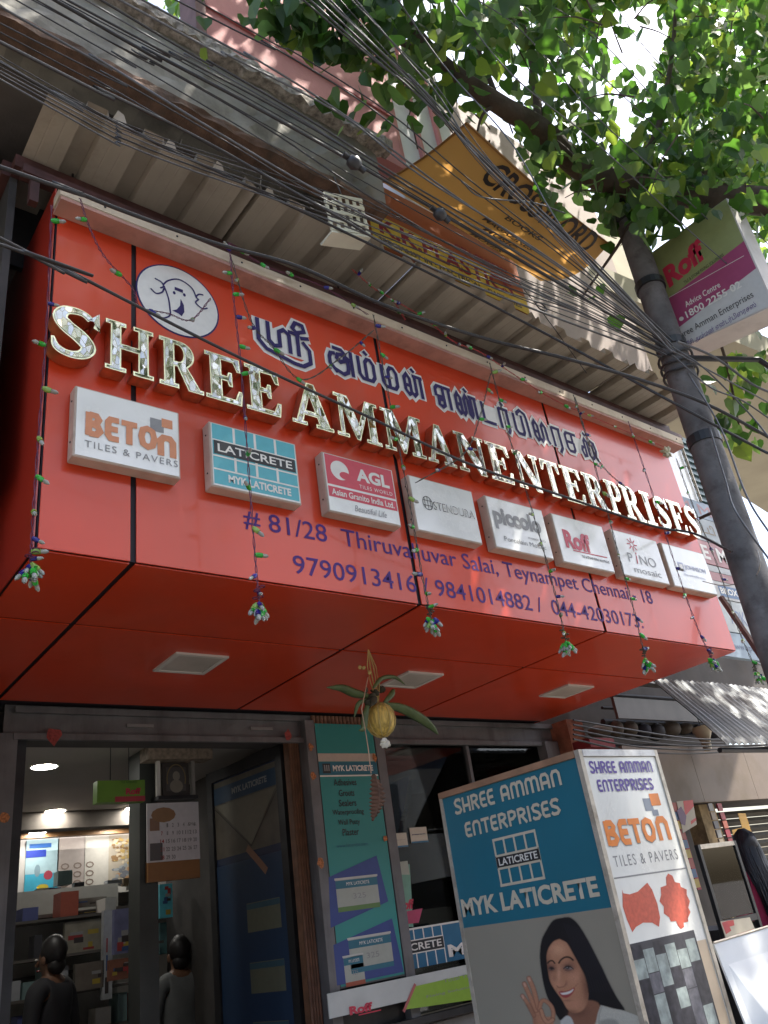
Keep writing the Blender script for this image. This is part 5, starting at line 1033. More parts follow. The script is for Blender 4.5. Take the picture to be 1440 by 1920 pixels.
npost('yellow food advertisement on the peeling pillar', [(1383, 1525), (1397, 1525), (1424, 1608), (1410, 1612), (1395, 1590), (1374, 1566), (1372, 1556), (1391, 1552)], flat((.6, .33, .03)), 4.4, prints=(([(1397, 1575), (1405, 1572), (1412, 1592), (1404, 1595)], flat((.2, .15, .25)), .005),))
npost('white and red flyer low behind the glass showcase', [(1350, 1728), (1405, 1720), (1416, 1745), (1362, 1765)], flat((.38, .35, .28)), 3.3, prints=(([(1352, 1730), (1362, 1727), (1370, 1745), (1360, 1752)], flat((.35, .03, .04)), .005), ([(1362, 1727), (1374, 1725), (1376, 1735), (1366, 1738)], flat((.4, .04, .04)), .005), ([(1380, 1752), (1412, 1742), (1413, 1745), (1381, 1756)], flat((.3, .03, .04)), .005)))
# glass showcase / rack
gc = thing('glass_showcase', 'black framed glass showcase standing between the light box and the woman', 'showcase', (5.2, 3.5, .14))
YS = 3.45; s0 = PY(1308, 1584, YS); s1 = PY(1380, 1577, YS); GX0, GX1, GZ = s0.x, s1.x, s0.z
for x in (GX0, GX1 - .03):
    for y in (YS, YS + .5): box('post', x, x + .03, y, y + .03, .14, GZ, DSTEEL, gc)
for y in (YS, YS + .5):
    box('rail', GX0 + .031, GX1 - .031, y, y + .03, GZ - .03, GZ, ALU if y == YS else DSTEEL, gc); box('rail', GX0 + .031, GX1 - .031, y + .001, y + .029, 1.28, 1.32, DSTEEL, gc)
box('base', GX0, GX1, YS + .035, YS + .495, .2, 1.27, DSTEEL, gc); MB().box(GX0 + .032, GX1 - .032, YS + .01, YS + .016, 1.325, GZ - .032).build('glass', GLASS, gc)
# mesh cooler body left of it
ck = thing('black_cabinet', 'black perforated metal cabinet right behind the white light box', 'cabinet', (4.6, 3.4, .14)); a = PY(1285, 1560, 3.6); box('body', GX0 - .42, GX0 - .02, 3.55, 4.0, .14, a.z, mat('perforated_black', (.012, .012, .016), .5, var=.5, vs=60), ck, bevel=.006)
for i in range(9): box('vent_slot', GX0 - .40, GX0 - .06, 3.54, 3.549, 1.0 + i * .07, 1.02 + i * .07, DSTEEL, ck)
# clutter of the neighbouring stall
for k, (px, py, y, lab, cc_) in enumerate(((1262, 1500, 4.2, 'strip of small snack packets hanging left of the red flyer', ((.3, .05, .04), (.05, .12, .25), (.4, .3, .05))), (1330, 1502, 4.25, 'strip of dull silver packets hanging right of the red flyer', ((.2, .2, .2), (.25, .2, .15), (.12, .12, .14))), (1347, 1502, 4.25, 'strip of maroon packets hanging beside the peeling pillar', ((.25, .02, .04), (.18, .02, .03), (.3, .08, .05))))):
    p = PY(px, py, y); t = thing('packet_strip', lab, 'packets', p)
    for q_ in range(9): z = p.z - .02 - q_ * .075; o = box('packet', p.x - .035, p.x + .035, y, y + .015, z - .065, z, flat(cc_[q_ % 3]), t)
sk = thing('sack_heap', 'heap of dark bags and bundled rope on the ledge under the dark roof', 'bags', PY(1180, 1372, 4.4))
for k in range(9):
    p = PY(1125 + k * 26, 1372 + random.uniform(-10, 14), 4.45); MB().ball(p, random.uniform(.08, .14), .1, random.uniform(.05, .09), 9, 7).build('bag', flat(random.choice([(.05, .05, .05), (.09, .07, .05), (.03, .03, .04), (.12, .06, .05)]), .8), sk, True)
for k in range(5): cbl = [PY(1075, 1350 + k * 9, 4.1), PY(1180, 1368 + k * 10, 4.1), PY(1300, 1385 + k * 7, 4.1), PY(1440, 1388 + k * 4, 4.1)]; MB().tube(catmull(cbl, 6), .008, 5).build('rope', DSTEEL, sk, True)
shl = thing('window_shelf', 'dim shelf of boxes and rolls behind the shop window glass', 'shelf', (4.8, 5.6, .2))
for k in range(4): box('board', 3.95, 5.6, 5.62, 5.9, 1.3 + .38 * k, 1.32 + .38 * k, mat('shelf_dark', (.1, .08, .06), .6) if k == 0 else bpy.data.materials['shelf_dark'], shl)
for k in range(22):
    r_ = k % 4; x = 3.97 + random.random() * 1.5; h_ = random.uniform(.12, .3); box('carton', x, x + random.uniform(.08, .2), 5.64 + .002 * k, 5.8, 1.322 + .38 * r_, 1.322 + .38 * r_ + h_, flat(random.choice([(.2, .14, .08), (.1, .1, .12), (.22, .06, .05), (.25, .25, .22), (.05, .12, .14)]), .6), shl)
for k in range(6): x = 5.0 + k * .07; MB().tube([(x, 5.45, 1.9), (x + .02, 5.45, 2.75)], .03, 8).build('roll', flat((.2, .07, .07) if k % 2 else (.28, .2, .16), .7), shl)
# jug hanging
jg = thing('hanging_jug', 'pale plastic funnel shaped jug hanging under the tin roof', 'jug', PY(1318, 1375, 4.2)); p = PY(1318, 1375, 4.2)
MB().tube([p + Vector((0, 0, .06)), p + Vector((0, 0, .02)), p + Vector((0, 0, -.06)), p + Vector((.0, 0, -.16))], lambda t: (.085, .09, .05, .035)[int(round(t * 3))], 12).build('jug_funnel', mat('cream_plastic_jug', (.36, .30, .2), .5), jg, True); MB().tube([p + Vector((0, 0, .06)), p + Vector((-.05, 0, .4))], .005).build('cord', CABLE, jg)
rdb = thing('red_box', 'small dark red box on the ledge above the white light box', 'box', PY(1120, 1395, 4.25)); a = PY(1103, 1402, 4.25); b = PY(1146, 1390, 4.25); box('body', a.x, b.x, 4.22, 4.4, a.z, b.z + .02, mat('dark_red_box', (.22, .02, .025), .6), rdb)
# corrugated tin roof
tr = thing('tin_roof', 'rusty corrugated tin roof sloping down over the neighbouring shop', 'roof', (7, 3.4, 2.7))
E0 = Vector((5.55, 3.08, 2.40)); R0 = Vector((5.72, 3.62, 3.06)); nW = 120
for pan in range(3):
    mb = MB(); xa = pan * .86; xb = xa + .88; n_ = 44
    for s in range(9):
        t = s / 8
        for i in range(n_ + 1):
            x = xa + (xb - xa) * i / n_; wv_ = .011 * math.cos(x / .076 * 2 * math.pi); base = E0.lerp(R0, t) + Vector((x, -.03 * x * (1 - t), 0)); base += Vector((0, -.75, .65)) * (wv_ + .004 * pan + .006 * math.sin(t * 5 + x * 3)); mb.v.append(tuple(base))
    for s in range(8):
        for i in range(n_): a = s * (n_ + 1) + i; mb.f.append([a, a + 1, a + n_ + 2, a + n_ + 1])
    mb.build('tin_sheet', TIN, tr, True)
MB().tube([R0 + Vector((-.1, .04, -.04)), R0 + Vector((2.7, .04, -.04))], .025).build('ridge_pipe', DSTEEL, tr); MB().tube([E0 + Vector((0, .05, -.03)), E0 + Vector((2.6, -.02, -.03))], .02).build('eave_pipe', DSTEEL, tr)
# stacked sign boards right of the signboard
sb = thing('stacked_signboards', 'tall column of faded blue and white sign boards behind the pole', 'signboard', (6.1, 2.85, 3.0)); YS2 = 2.95; F2 = Face((0, YS2, 0), (1, 0, 0), (0, 0, 1), (0, -1, 0))
rows = [(3.02, 3.22, (.25, .33, .4)), (3.23, 3.50, (.42, .46, .46)), (3.51, 3.66, (.46, .46, .44)), (3.665, 3.74, (.36, .16, .16)), (3.745, 3.80, (.42, .44, .44)), (3.81, 4.02, (.38, .17, .17)), (4.025, 4.25, (.33, .37, .38)), (4.255, 4.42, (.25, .32, .4))]
for i, (a, b, c) in enumerate(rows): box('board', 5.72, 6.75, YS2, YS2 + .04, a, b, mat('faded_board_' + 'abcdefgh'[i], c, .5, var=.12, dirt=.3), sb)
box('white_board', 5.72, 6.2, YS2 + .01, YS2 + .04, 4.43, 4.95, SIGNW, sb); box('teal_shutter', 6.205, 6.75, YS2 + .03, YS2 + .05, 4.43, 5.15, mat('teal_sheet', (.05, .1, .11), .5), sb)
for i in range(10): box('shutter_rib', 6.21, 6.74, YS2 + .012, YS2 + .029, 4.46 + i * .068, 4.48 + i * .068, flat((.09, .16, .17)), sb)
MB().tube([(6.2, YS2 - .01, 4.43), (6.2, YS2 - .01, 5.1)], .01).build('frame_post', ALU, sb)
text('நீடடி', F2, 5.95, 4.07, 6.25, 4.2, flat((.2, .15, .08)), sb, .002, bold=.03); text('E  M', F2, 5.93, 3.85, 6.3, 3.98, WHITE, sb, .002, bold=.03); rect(F2, 5.98, 3.53, 6.3, 3.63, flat((.05, .12, .25)), sb, .001); text('BROX', F2, 6.0, 3.555, 6.26, 3.61, WHITE, sb, .002, bold=.03); text('APKO', F2, 6.0, 3.3, 6.35, 3.42, flat((.15, .2, .35)), sb, .002); text('M M', F2, 5.8, 4.29, 6.3, 4.39, flat((.35, .15, .15)), sb, .002)
text('www.apko.in', F2, 5.85, 3.07, 6.35, 3.14, flat((.1, .12, .2)), sb, .002)
MB().tube([PY(1352, 1120, 2.7), PY(1440, 1250, 2.5), PY(1520, 1400, 2.4)], .022).build('stay_pipe', mat('oxide_pipe', (.12, .05, .04), .7), sb)
MB().tube([PY(1305, 975, 2.6), PY(1332, 963, 2.45), PY(1350, 952, 2.3)], .012).build('stay_pipe', DSTEEL, sb)

# ================================================================== HANGING COCONUT CHARM
cc = thing('hanging_charm', 'ball of coconut husk with aloe leaves and wilted leaves hanging from the soffit', 'charm', (2.77, 3.45, 3.0))
ST = mat('straw_string', (.5, .38, .14), .8); ALO = mat('aloe_leaf', (.09, .13, .045), .45, var=.25, vs=12); DRY = mat('dry_leaf', (.09, .04, .02), .8, var=.3, vs=20)
cp = PY(714, 1350, 3.45); hp = PY(687, 1192, 3.45); hp.z = 2.995
def husk():
    m = mat('coconut_husk', (.52, .36, .08), .6, var=.5, vs=20, bump=.6, bs=25); n = m.node_tree; nz = [x for x in n.nodes if x.type == 'TEX_NOISE'][0]; mp = n.nodes.new('ShaderNodeMapping'); g = [x for x in n.nodes if x.type == 'NEW_GEOMETRY'][0]; mp.inputs['Scale'].default_value = (4, 4, .5); n.links.new(g.outputs['Position'], mp.inputs[0]); n.links.new(mp.outputs[0], nz.inputs['Vector']); return m
MB().ball(cp, .078, .078, .092, 16, 12).build('coconut', husk(), cc, True)
for i in range(8):
    a = i * math.pi / 4; pts = [cp + Vector((.082 * math.cos(a) * math.sin(th), .082 * math.sin(a) * math.sin(th), .095 * math.cos(th))) for th in [k * math.pi / 8 for k in range(9)]]; MB().tube(pts, .0028, 5).build('string', ST, cc)
kn = PY(703, 1282, 3.45)
for dx in (-.03, -.01, .012, .03): MB().tube([hp, hp.lerp(kn, .5) + Vector((dx, 0, 0)), kn + Vector((dx, 0, 0)), cp + Vector((0, 0, .09))], .0035, 5).build('string', ST, cc)
MB().tube([PY(690, 1270, 3.4), PY(678, 1330, 3.4), PY(690, 1400, 3.4), PY(696, 1450, 3.4)], .003, 5).build('string', flat((.45, .3, .2)), cc)
def blade(pts, w_, m, name='aloe_leaf', fat=.35):
    P = catmull(pts, 5); mb = MB(); N = len(P); side = None
    for i, p in enumerate(P):
        t = (P[min(i + 1, N - 1)] - P[max(i - 1, 0)]).normalized(); u = t.cross(RF).normalized(); v = t.cross(u); s = w_ * math.sin(math.pi * min(.999, (i / (N - 1)) * .85 + .15)) ** .8 + .001
        for k in range(6): a = 2 * math.pi * k / 6; mb.v.append(tuple(p + u * math.cos(a) * s + v * math.sin(a) * s * fat))
    for i in range(N - 1):
        for k in range(6): k2 = (k + 1) % 6; mb.f.append([i * 6 + k, i * 6 + k2, (i + 1) * 6 + k2, (i + 1) * 6 + k])
    return mb.build(name, m, cc, True)
Q = lambda x, y, Y=3.43: PY(x, y, Y)
blade([Q(722, 1322), Q(752, 1328), Q(785, 1345), Q(808, 1362), Q(822, 1378)], .028, ALO); blade([Q(690, 1305), Q(665, 1300), Q(640, 1290), Q(612, 1289)], .024, ALO); blade([Q(700, 1290), Q(716, 1272), Q(740, 1270), Q(760, 1284)], .012, ALO)
blade([Q(720, 1318), Q(732, 1305), Q(738, 1296), Q(741, 1294)], .016, ALO); blade([Q(690, 1320), Q(684, 1345), Q(682, 1365), Q(672, 1370)], .018, ALO); blade([Q(688, 1312), Q(672, 1320), Q(664, 1345)], .012, ALO)
for i in range(12): a = Q(690 + random.uniform(-6, 30), 1285 + random.uniform(0, 30), 3.45 + random.uniform(-.05, .05)); blade([a, a + Vector((random.uniform(-.05, .05), random.uniform(-.04, .04), random.uniform(-.07, .02)))], .02, mat('wilted_leaf', (.05, .045, .025), .8) if i == 0 else bpy.data.materials['wilted_leaf'], 'wilted_leaf')
for pts in ([(680, 1250), (684, 1255)], [(672, 1252), (678, 1250)], [(690, 1262), (697, 1260)]): blade([Q(*pts[0]), Q(*pts[1])], .012, ST, 'dried_flower')
fl = Q(722, 1393); WF = flat((.62, .6, .5))
for i in range(9): a = 2 * math.pi * i / 9; blade([fl, fl + Vector((.035 * math.cos(a), .01 * math.sin(a * 2), .03 * math.sin(a)))], .014, WF, 'petal', .5)
MB().tube([cp + Vector((0, 0, -.09)), fl], .005, 5).build('string', DRY, cc)
# long serrated dry leaf
mb = MB(); a0 = Q(700, 1452, 3.4); a1 = Q(708, 1500, 3.4); a2 = Q(698, 1540, 3.4); P = catmull([a0, Q(706, 1475, 3.4), a1, Q(704, 1520, 3.4), a2], 6); N = len(P)
for i, p in enumerate(P):
    s = .045 * math.sin(math.pi * (i / (N - 1) * .9 + .08)) * (1.25 if i % 2 else .75); mb.v += [tuple(p + Vector((-s, 0, 0))), tuple(p + Vector((0, -.012, 0))), tuple(p + Vector((s, 0, 0)))]
for i in range(N - 1): b = i * 3; mb.f += [[b, b + 1, b + 4, b + 3], [b + 1, b + 2, b + 5, b + 4]]
mb.build('dry_leaf', DRY, cc)
# ================================================================== CABLES
CK = .62
def cable(name, pts, r, m, lab, grp='overhead cables running to the pole', sag=0, jit=0):
    pts = [Vector(p) for p in pts]; q0 = to_px(pts[0])
    if (q0[0] <= 5 or q0[1] <= 5) and name == 'cable' and pts[0].x < 2.2: pts = [pts[0] + (pts[0] - pts[1]).normalized() * 4 + Vector((0, 0, .25))] + pts
    P = catmull(pts, 8)
    if sag or jit:
        N = len(P); ph = random.uniform(0, 6)
        P = [p + Vector((0, jit * math.sin(i * .9 + ph), -sag * 4 * (i / (N - 1)) * (1 - i / (N - 1)) + jit * math.sin(i * .6 + ph))) for i, p in enumerate(P)]
    mb = MB().tube(P, r * CK, 6); o = mb.build(name, m, None, True); tag(o, lab, 'cable', grp); return o
G1 = 'thin black cable in the dense bundle sweeping from the upper left to the pole'
G2 = 'faded grey cable in the steeper bundle crossing the orange awning to the pole'
G3 = 'thin stray wire crossing the tree leaves at the upper right'
pe = lambda z, dx=0, dy=-.1: pole_at(z) + Vector((dx, dy, 0))
# main bundle along the slab
mid = [[(0, 15), (180, 110), (400, 240), (640, 385), (900, 500), (1235, 650)], [(30, 0), (220, 105), (430, 225), (680, 375), (930, 500), (1238, 648)], [(60, 0), (260, 100), (480, 222), (700, 350), (950, 490), (1240, 640)],
       [(130, 0), (330, 105), (540, 215), (730, 330), (960, 470), (1243, 640)], [(160, 0), (360, 108), (570, 228), (740, 335), (980, 480), (1243, 645)], [(190, 0), (400, 120), (590, 230), (760, 340), (1000, 480), (1246, 640)],
       [(0, 40), (200, 140), (420, 262), (620, 380), (880, 490), (1236, 655)], [(110, 0), (300, 95), (520, 215), (720, 330), (950, 470), (1240, 640)], [(230, 0), (430, 105), (640, 215), (790, 330), (1010, 470), (1248, 640)],
       [(70, 0), (300, 120), (500, 240), (705, 372), (930, 505), (1236, 655)], [(0, 60), (180, 150), (400, 275), (600, 385), (860, 510), (1238, 662)], [(330, 0), (500, 85), (690, 200), (850, 330), (1040, 470), (1250, 640)], [(270, 0), (470, 108), (660, 222), (830, 350), (1020, 480), (1248, 645)],
       [(0, 78), (190, 165), (390, 270), (610, 392), (850, 520), (1240, 668)], [(370, 0), (560, 100), (740, 215), (880, 340), (1060, 480), (1252, 640)], [(100, 0), (280, 92), (500, 212), (730, 345), (960, 480), (1245, 650)]]
for i, pts in enumerate(mid):
    y0 = 1.55 + .28 * random.random(); P = []
    for k, (px, py) in enumerate(pts):
        t = k / (len(pts) - 1); y = y0 * (1 - t) + 1.72 * t + .05 * math.sin(i * 1.3 + k * 2); P.append(PY(px + random.uniform(-3, 3), py + random.uniform(-3, 3), y))
    cable('cable', P, random.choice((.0045, .006, .0075, .009, .012 if i % 5 == 0 else .006)), CABLE if i % 4 else CABLEB, G1)
# steeper bundle from the top
for i in range(8):
    o_ = i * 3.2; x0 = (545, 560, 600, 620, 640, 590, 575, 650, 700, 450, 480, 530, 760)[i]
    pts = [(x0, -20), (760 + o_ * .5 + (x0 - 560) * .45, 150 + (i % 4) * 8 - (x0 - 560) * .1), (905 + o_ * .4, 290 + (i % 4) * 9), (1060 + o_ * .3, 440 + (i % 5) * 8), (1175 + o_ * .2, 555 + (i % 5) * 6), (1262, 640 + (i % 3) * 8)]
    P = []
    for k, (px, py) in enumerate(pts): t = k / 5; P.append(PY(px, py, 1.35 * (1 - t) + 1.66 * t + .03 * math.sin(i + k)))
    cable('cable', P, random.choice((.004, .005, .0065)), CABLEB if i % 3 else CABLE, G2)
# flatter lines over the yellow board
for i in range(6):
    pts = [(-10, 100 + i * 9), (240, 232 + i * 8), (520, 330 + i * 9), (720, 400 + i * 11), (930, 500 + i * 8), (1100, 570 + i * 5), (1250, 655 + i * 3)]
    if i > 5: pts = pts[2:]; pts[0] = (460, 285 + i * 8)
    P = [PY(px, py + 2 * math.sin(k * 2 + i), 1.95 - .04 * k + (.02 * i)) for k, (px, py) in enumerate(pts)]
    cable('cable', P, random.choice((.0035, .0045, .006)), CABLEB if i % 2 else CABLE, 'loose sagging cable crossing low over the yellow and rust red board', 'low loose cables over the awning')
# the distinct single cables
CK = 1
cable('cable', [PY(0, 116, 2.44), PY(100, 172, 2.44), PY(215, 228, 2.46), PY(320, 282, 2.46), PY(430, 332, 2.45), PY(640, 432, 2.4), PY(850, 535, 2.3), PY(1050, 640, 2.1), PY(1290, 770, 1.68), PY(1440, 850, 1.5)], .008, CABLE, 'black cable following the outer edge of the cream awning', 'single cables across the shop front')
cable('cable', [PY(-20, 306, 2.35), PY(100, 343, 2.35), PY(230, 395, 2.36), PY(400, 455, 2.36), PY(560, 500, 2.3), PY(720, 572, 2.2), PY(900, 632, 2.1), PY(1060, 672, 1.9), PY(1200, 712, 1.75), PY(1330, 760, 1.6), PY(1460, 830, 1.5)], .0095, CABLE, 'thick black cable passing just above the cream trim of the red signboard', 'single cables across the shop front')
cable('cable', [PY(-20, 436, 2.3), PY(90, 488, 2.3), PY(250, 570, 2.32), PY(420, 656, 2.34), PY(560, 722, 2.35), PY(700, 786, 2.35), PY(880, 870, 2.3), PY(1040, 925, 2.25), PY(1220, 985, 2.1), PY(1300, 1000, 1.95), PY(1372, 1035, 1.72)], .0068, CABLE, 'black cable running diagonally across the gold letters', 'single cables across the shop front')
cable('cable', [PY(-10, 455, 2.1), PY(40, 470, 2.1), PY(120, 512, 2.2)], .006, CABLE, 'short black cable at the left edge beside the signboard corner', 'single cables across the shop front')
for pts in ([(840, -10), (960, 140), (1120, 270), (1290, 430), (1450, 570)], [(740, -10), (830, 120), (960, 270), (1070, 450), (1260, 660)], [(960, -10), (1060, 80), (1200, 210), (1340, 350), (1460, 480)], [(1000, -10), (1120, 70), (1280, 240), (1460, 400)], [(880, -10), (980, 60), (1110, 210), (1240, 330), (1400, 480), (1460, 540)], [(1140, -10), (1210, 90), (1320, 200), (1460, 330)], [(1360, -10), (1390, 120), (1440, 250)]):
    cable('wire', [PY(px, py, 1.3 + .1 * random.random()) for px, py in pts], .0035, CABLEB, G3, 'thin stray wires across the tree')
for pts in ([(1260, 650), (1320, 690), (1400, 770), (1450, 830)], [(1260, 665), (1330, 725), (1390, 750), (1450, 790)], [(1270, 640), (1340, 670), (1410, 720), (1460, 742)], [(1290, 700), (1350, 800), (1400, 930), (1450, 1010)], [(1255, 655), (1340, 700), (1450, 760)], [(1330, 800), (1360, 900), (1380, 960), (1450, 1060)]):
    cable('cable', [PY(px, py, 1.6 - .04 * k) for k, (px, py) in enumerate(pts)], random.choice((.005, .008)), CABLEB, 'loose cable leaving the pole towards the right edge', 'cables right of the pole')
cable('wire', [PY(1318, 1090, 2.2), PY(1360, 1098, 2.0), PY(1410, 1085, 1.8), PY(1425, 1060, 1.66), PY(1420, 1030, 1.66)], .003, CABLEW, 'thin pale wire looping across the lower pole', 'cables right of the pole')
cable('wire', [PY(865, 340, 1.5), PY(905, 370, 1.6), PY(1000, 380, 1.6), PY(1060, 400, 1.6)], .004, CABLE, G3, 'thin stray wires across the tree')
cable('wire', [PY(960, 515, 2.4), PY(1020, 590, 2.4), PY(1100, 700, 2.4)], .003, CABLE, 'thin dark wire dropping below the yellow board end', 'low loose cables over the awning')
MB_c = tag(MB().tube([PY(1015, 575, 2.2) + Vector((.05 * math.cos(a), 0, .03 * math.sin(a))) for a in [2 * math.pi * k / 16 * 2.2 for k in range(17)]], .004, 5).build('coiled_wire', CABLE, None, True), 'small coil of black wire tied at the end of the yellow board', 'wire')
for px, py, y, lab in ((825, 402, 1.7, 'small black cable clamp on the bundle above the orange awning'), (664, 305, 1.62, 'black cable joint lump on the bundle beside the concrete edge')):
    tag(MB().ball(PY(px, py, y), .035, .03, .03, 8, 6).tube([PY(px, py, y) - Vector((.05, 0, -.02)), PY(px, py, y) + Vector((.05, 0, -.02))], .014, 6).build('cable_clamp', CABLE, None, True), lab, 'clamp')
# ties lashing the bundle at the pole
for i, z in enumerate((4.32, 4.38, 4.26)):
    c = pole_at(z); tag(MB().tube([c + Vector((.1 * math.cos(a), .1 * math.sin(a), .01 * math.sin(3 * a))) for a in [2 * math.pi * k / 20 for k in range(21)]], .008, 6).build('cable_lashing', CABLE, None, True), 'black cable turns lashed round the pole where the bundle arrives', 'cable', 'cable lashings on the pole')

# ================================================================== FAIRY LIGHT STRANDS
def plas(name, c, tr=.3): 
    m = mat(name, c, .25, var=.1); m.node_tree.nodes['Principled BSDF'].inputs['Transmission Weight'].default_value = tr; return m
BG_ = plas('green_bulb', (.05, .55, .06)); BC_ = plas('clear_bulb', (.45, .47, .42)); BV_ = plas('blue_bulb', (.03, .025, .22), .1); BLG = plas('lime_bulb', (.35, .55, .12))
WR = mat('violet_wire', (.10, .015, .05), .5); WR2 = mat('dark_green_wire', (.05, .045, .03), .5); WRR = mat('red_wire', (.35, .03, .03), .5)
def bulb_mesh(sock):
    mb = MB().tube([(0, 0, .0), (0, 0, .012), (0, 0, .03)], lambda t: (.007, .011, .0095)[int(round(t * 2))], 8); n0 = len(mb.f)
    mb.tube([(0, 0, .0305), (0, 0, .045), (0, 0, .055)], lambda t: (.0075, .0085, .003)[int(round(t * 2))], 8)
    me = bpy.data.meshes.new('bulb'); me.from_pydata(mb.v, [], mb.f); me.materials.append(sock); me.materials.append(BC_)
    for i, p in enumerate(me.polygons): p.material_index = 0 if i < n0 else 1; p.use_smooth = True
    return me
BMS = [bulb_mesh(BG_), bulb_mesh(BV_), bulb_mesh(BLG), bulb_mesh(BC_)]
def bulb(parent, p, d, k):
    o = bpy.data.objects.new('bulb', BMS[k]); COL.objects.link(o); o.parent = parent; o.location = Vector(p) - base_of(parent); o.rotation_euler = Vector(d).to_track_quat('Z', 'Y').to_euler(); s = random.uniform(.85, 1.15); o.scale = (s, s, s)
def strand(pix, y, lab, nb, cluster=True, m=WR, twist=True, loop=True):
    P0 = [PY(px, py, y) for px, py in pix]; t = thing('light_strand', lab, 'string light', P0[0], 'fairy light strands hanging over the red signboard')
    P = catmull(P0, 14); N = len(P)
    for s in (0, 1):
        W = [p + Vector((.004 * math.cos(i * 1.1 + s * math.pi), .004 * math.sin(i * 1.1 + s * math.pi), 0)) for i, p in enumerate(P)]; MB().tube(W, .0022, 4).build('wire', m, t)
    for i in range(nb):
        f = (i + .5) / nb; p = P[int(f * (N - 1))]; a = random.uniform(0, 6.28); d = Vector((math.cos(a), -abs(math.sin(a)) * .4, random.uniform(-.8, .2))); bulb(t, p, d, random.choice((0, 1, 0, 1, 2)))
    if cluster:
        e = P[-1]
        for i in range(5):
            q = e + Vector((random.uniform(-.015, .015), random.uniform(-.015, .015), .02 + .012 * i)); MB().tube([q + Vector((.012 * math.cos(a), .012 * math.sin(a), 0)) for a in [k * .9 for k in range(8)]], .0025, 4).build('wire', m, t)
        for i in range(13):
            a = random.uniform(0, 6.28); d = Vector((.75 * math.cos(a), .75 * math.sin(a), -1 + random.uniform(-.2, .3))); bulb(t, e + Vector((random.uniform(-.018, .018), random.uniform(-.015, .015), random.uniform(-.045, .005))), d, random.choice((0, 0, 2, 1, 0)))
YG_ = 2.56
strand([(97, 385), (88, 600), (72, 820), (60, 1000), (57, 1058)], 2.74, 'light strand hanging down the left corner of the signboard', 11)
strand([(430, 455), (438, 560), (452, 690), (466, 880), (478, 1040), (486, 1130)], YG_, 'light strand hanging between the round emblem and the turquoise grid sign', 13)
strand([(700, 590), (728, 740), (762, 910), (788, 1060), (808, 1160)], YG_, 'light strand hanging just right of the pink sign to below the soffit edge', 12, m=WR2)
strand([(918, 680), (955, 820), (1000, 965), (1040, 1110), (1062, 1205)], YG_, 'light strand hanging over the condensed grey lettered sign', 11, m=WR2)
strand([(1075, 740), (1120, 890), (1160, 1040), (1190, 1150), (1210, 1235)], YG_, 'light strand hanging beside the crimson word sign', 11, m=WR2)
strand([(1178, 790), (1225, 930), (1268, 1065), (1305, 1170), (1334, 1235)], YG_, 'light strand hanging over the rightmost pale grey blue sign', 9)
strand([(1268, 860), (1300, 950), (1345, 1060), (1385, 1180), (1420, 1262)], 2.5, 'light strand hanging clear of the signboard right end before the stacked boards', 8, m=WR2)
strand([(150, 372), (165, 420), (195, 480), (248, 540), (262, 575), (315, 588), (358, 600), (395, 560)], 2.6, 'thin light strand looping from the trim over the round emblem', 4, False, m=WR)
strand([(432, 480), (470, 600), (510, 650), (566, 712), (640, 670), (700, 620)], 2.6, 'thin light strand looping under the first Tamil word', 6, False, m=WR2)
strand([(920, 700), (900, 780), (870, 850), (780, 905)], 2.6, 'thin light strand slanting across the middle gold letters', 4, False, m=WR2)
strand([(1078, 745), (1105, 830), (1135, 880), (1180, 920)], 2.6, 'thin light strand slanting over the letters near the right end', 4, False, m=WR2)
strand([(735, 560), (800, 600), (850, 640), (900, 660), (960, 700), (1040, 750), (1130, 790), (1250, 840)], 2.66, 'red light wire tangled along the rail above the trim', 14, False, m=WRR)
strand([(660, 505), (700, 540), (735, 562), (760, 600)], 2.66, 'short tangled red light wire at the middle of the trim', 5, False, m=WRR)
strand([(430, 455), (500, 500), (600, 535), (690, 590)], 2.66, 'light wire draped along the trim above the first Tamil word', 5, False, m=WR)
tw = thing('ribbon_tuft', 'pale crumpled tuft of paper flowers tied at the right end of the trim', 'decoration', PY(1253, 845, 2.62)); c = PY(1250, 848, 2.62)
for i in range(16): a = random.uniform(0, 6.28); blade([c, c + Vector((.05 * math.cos(a), random.uniform(-.03, .03), .05 * math.sin(a)))], .014, flat((.45, .42, .3)), 'petal', .5).parent = tw
for o in tw.children: o.location = -tw.location

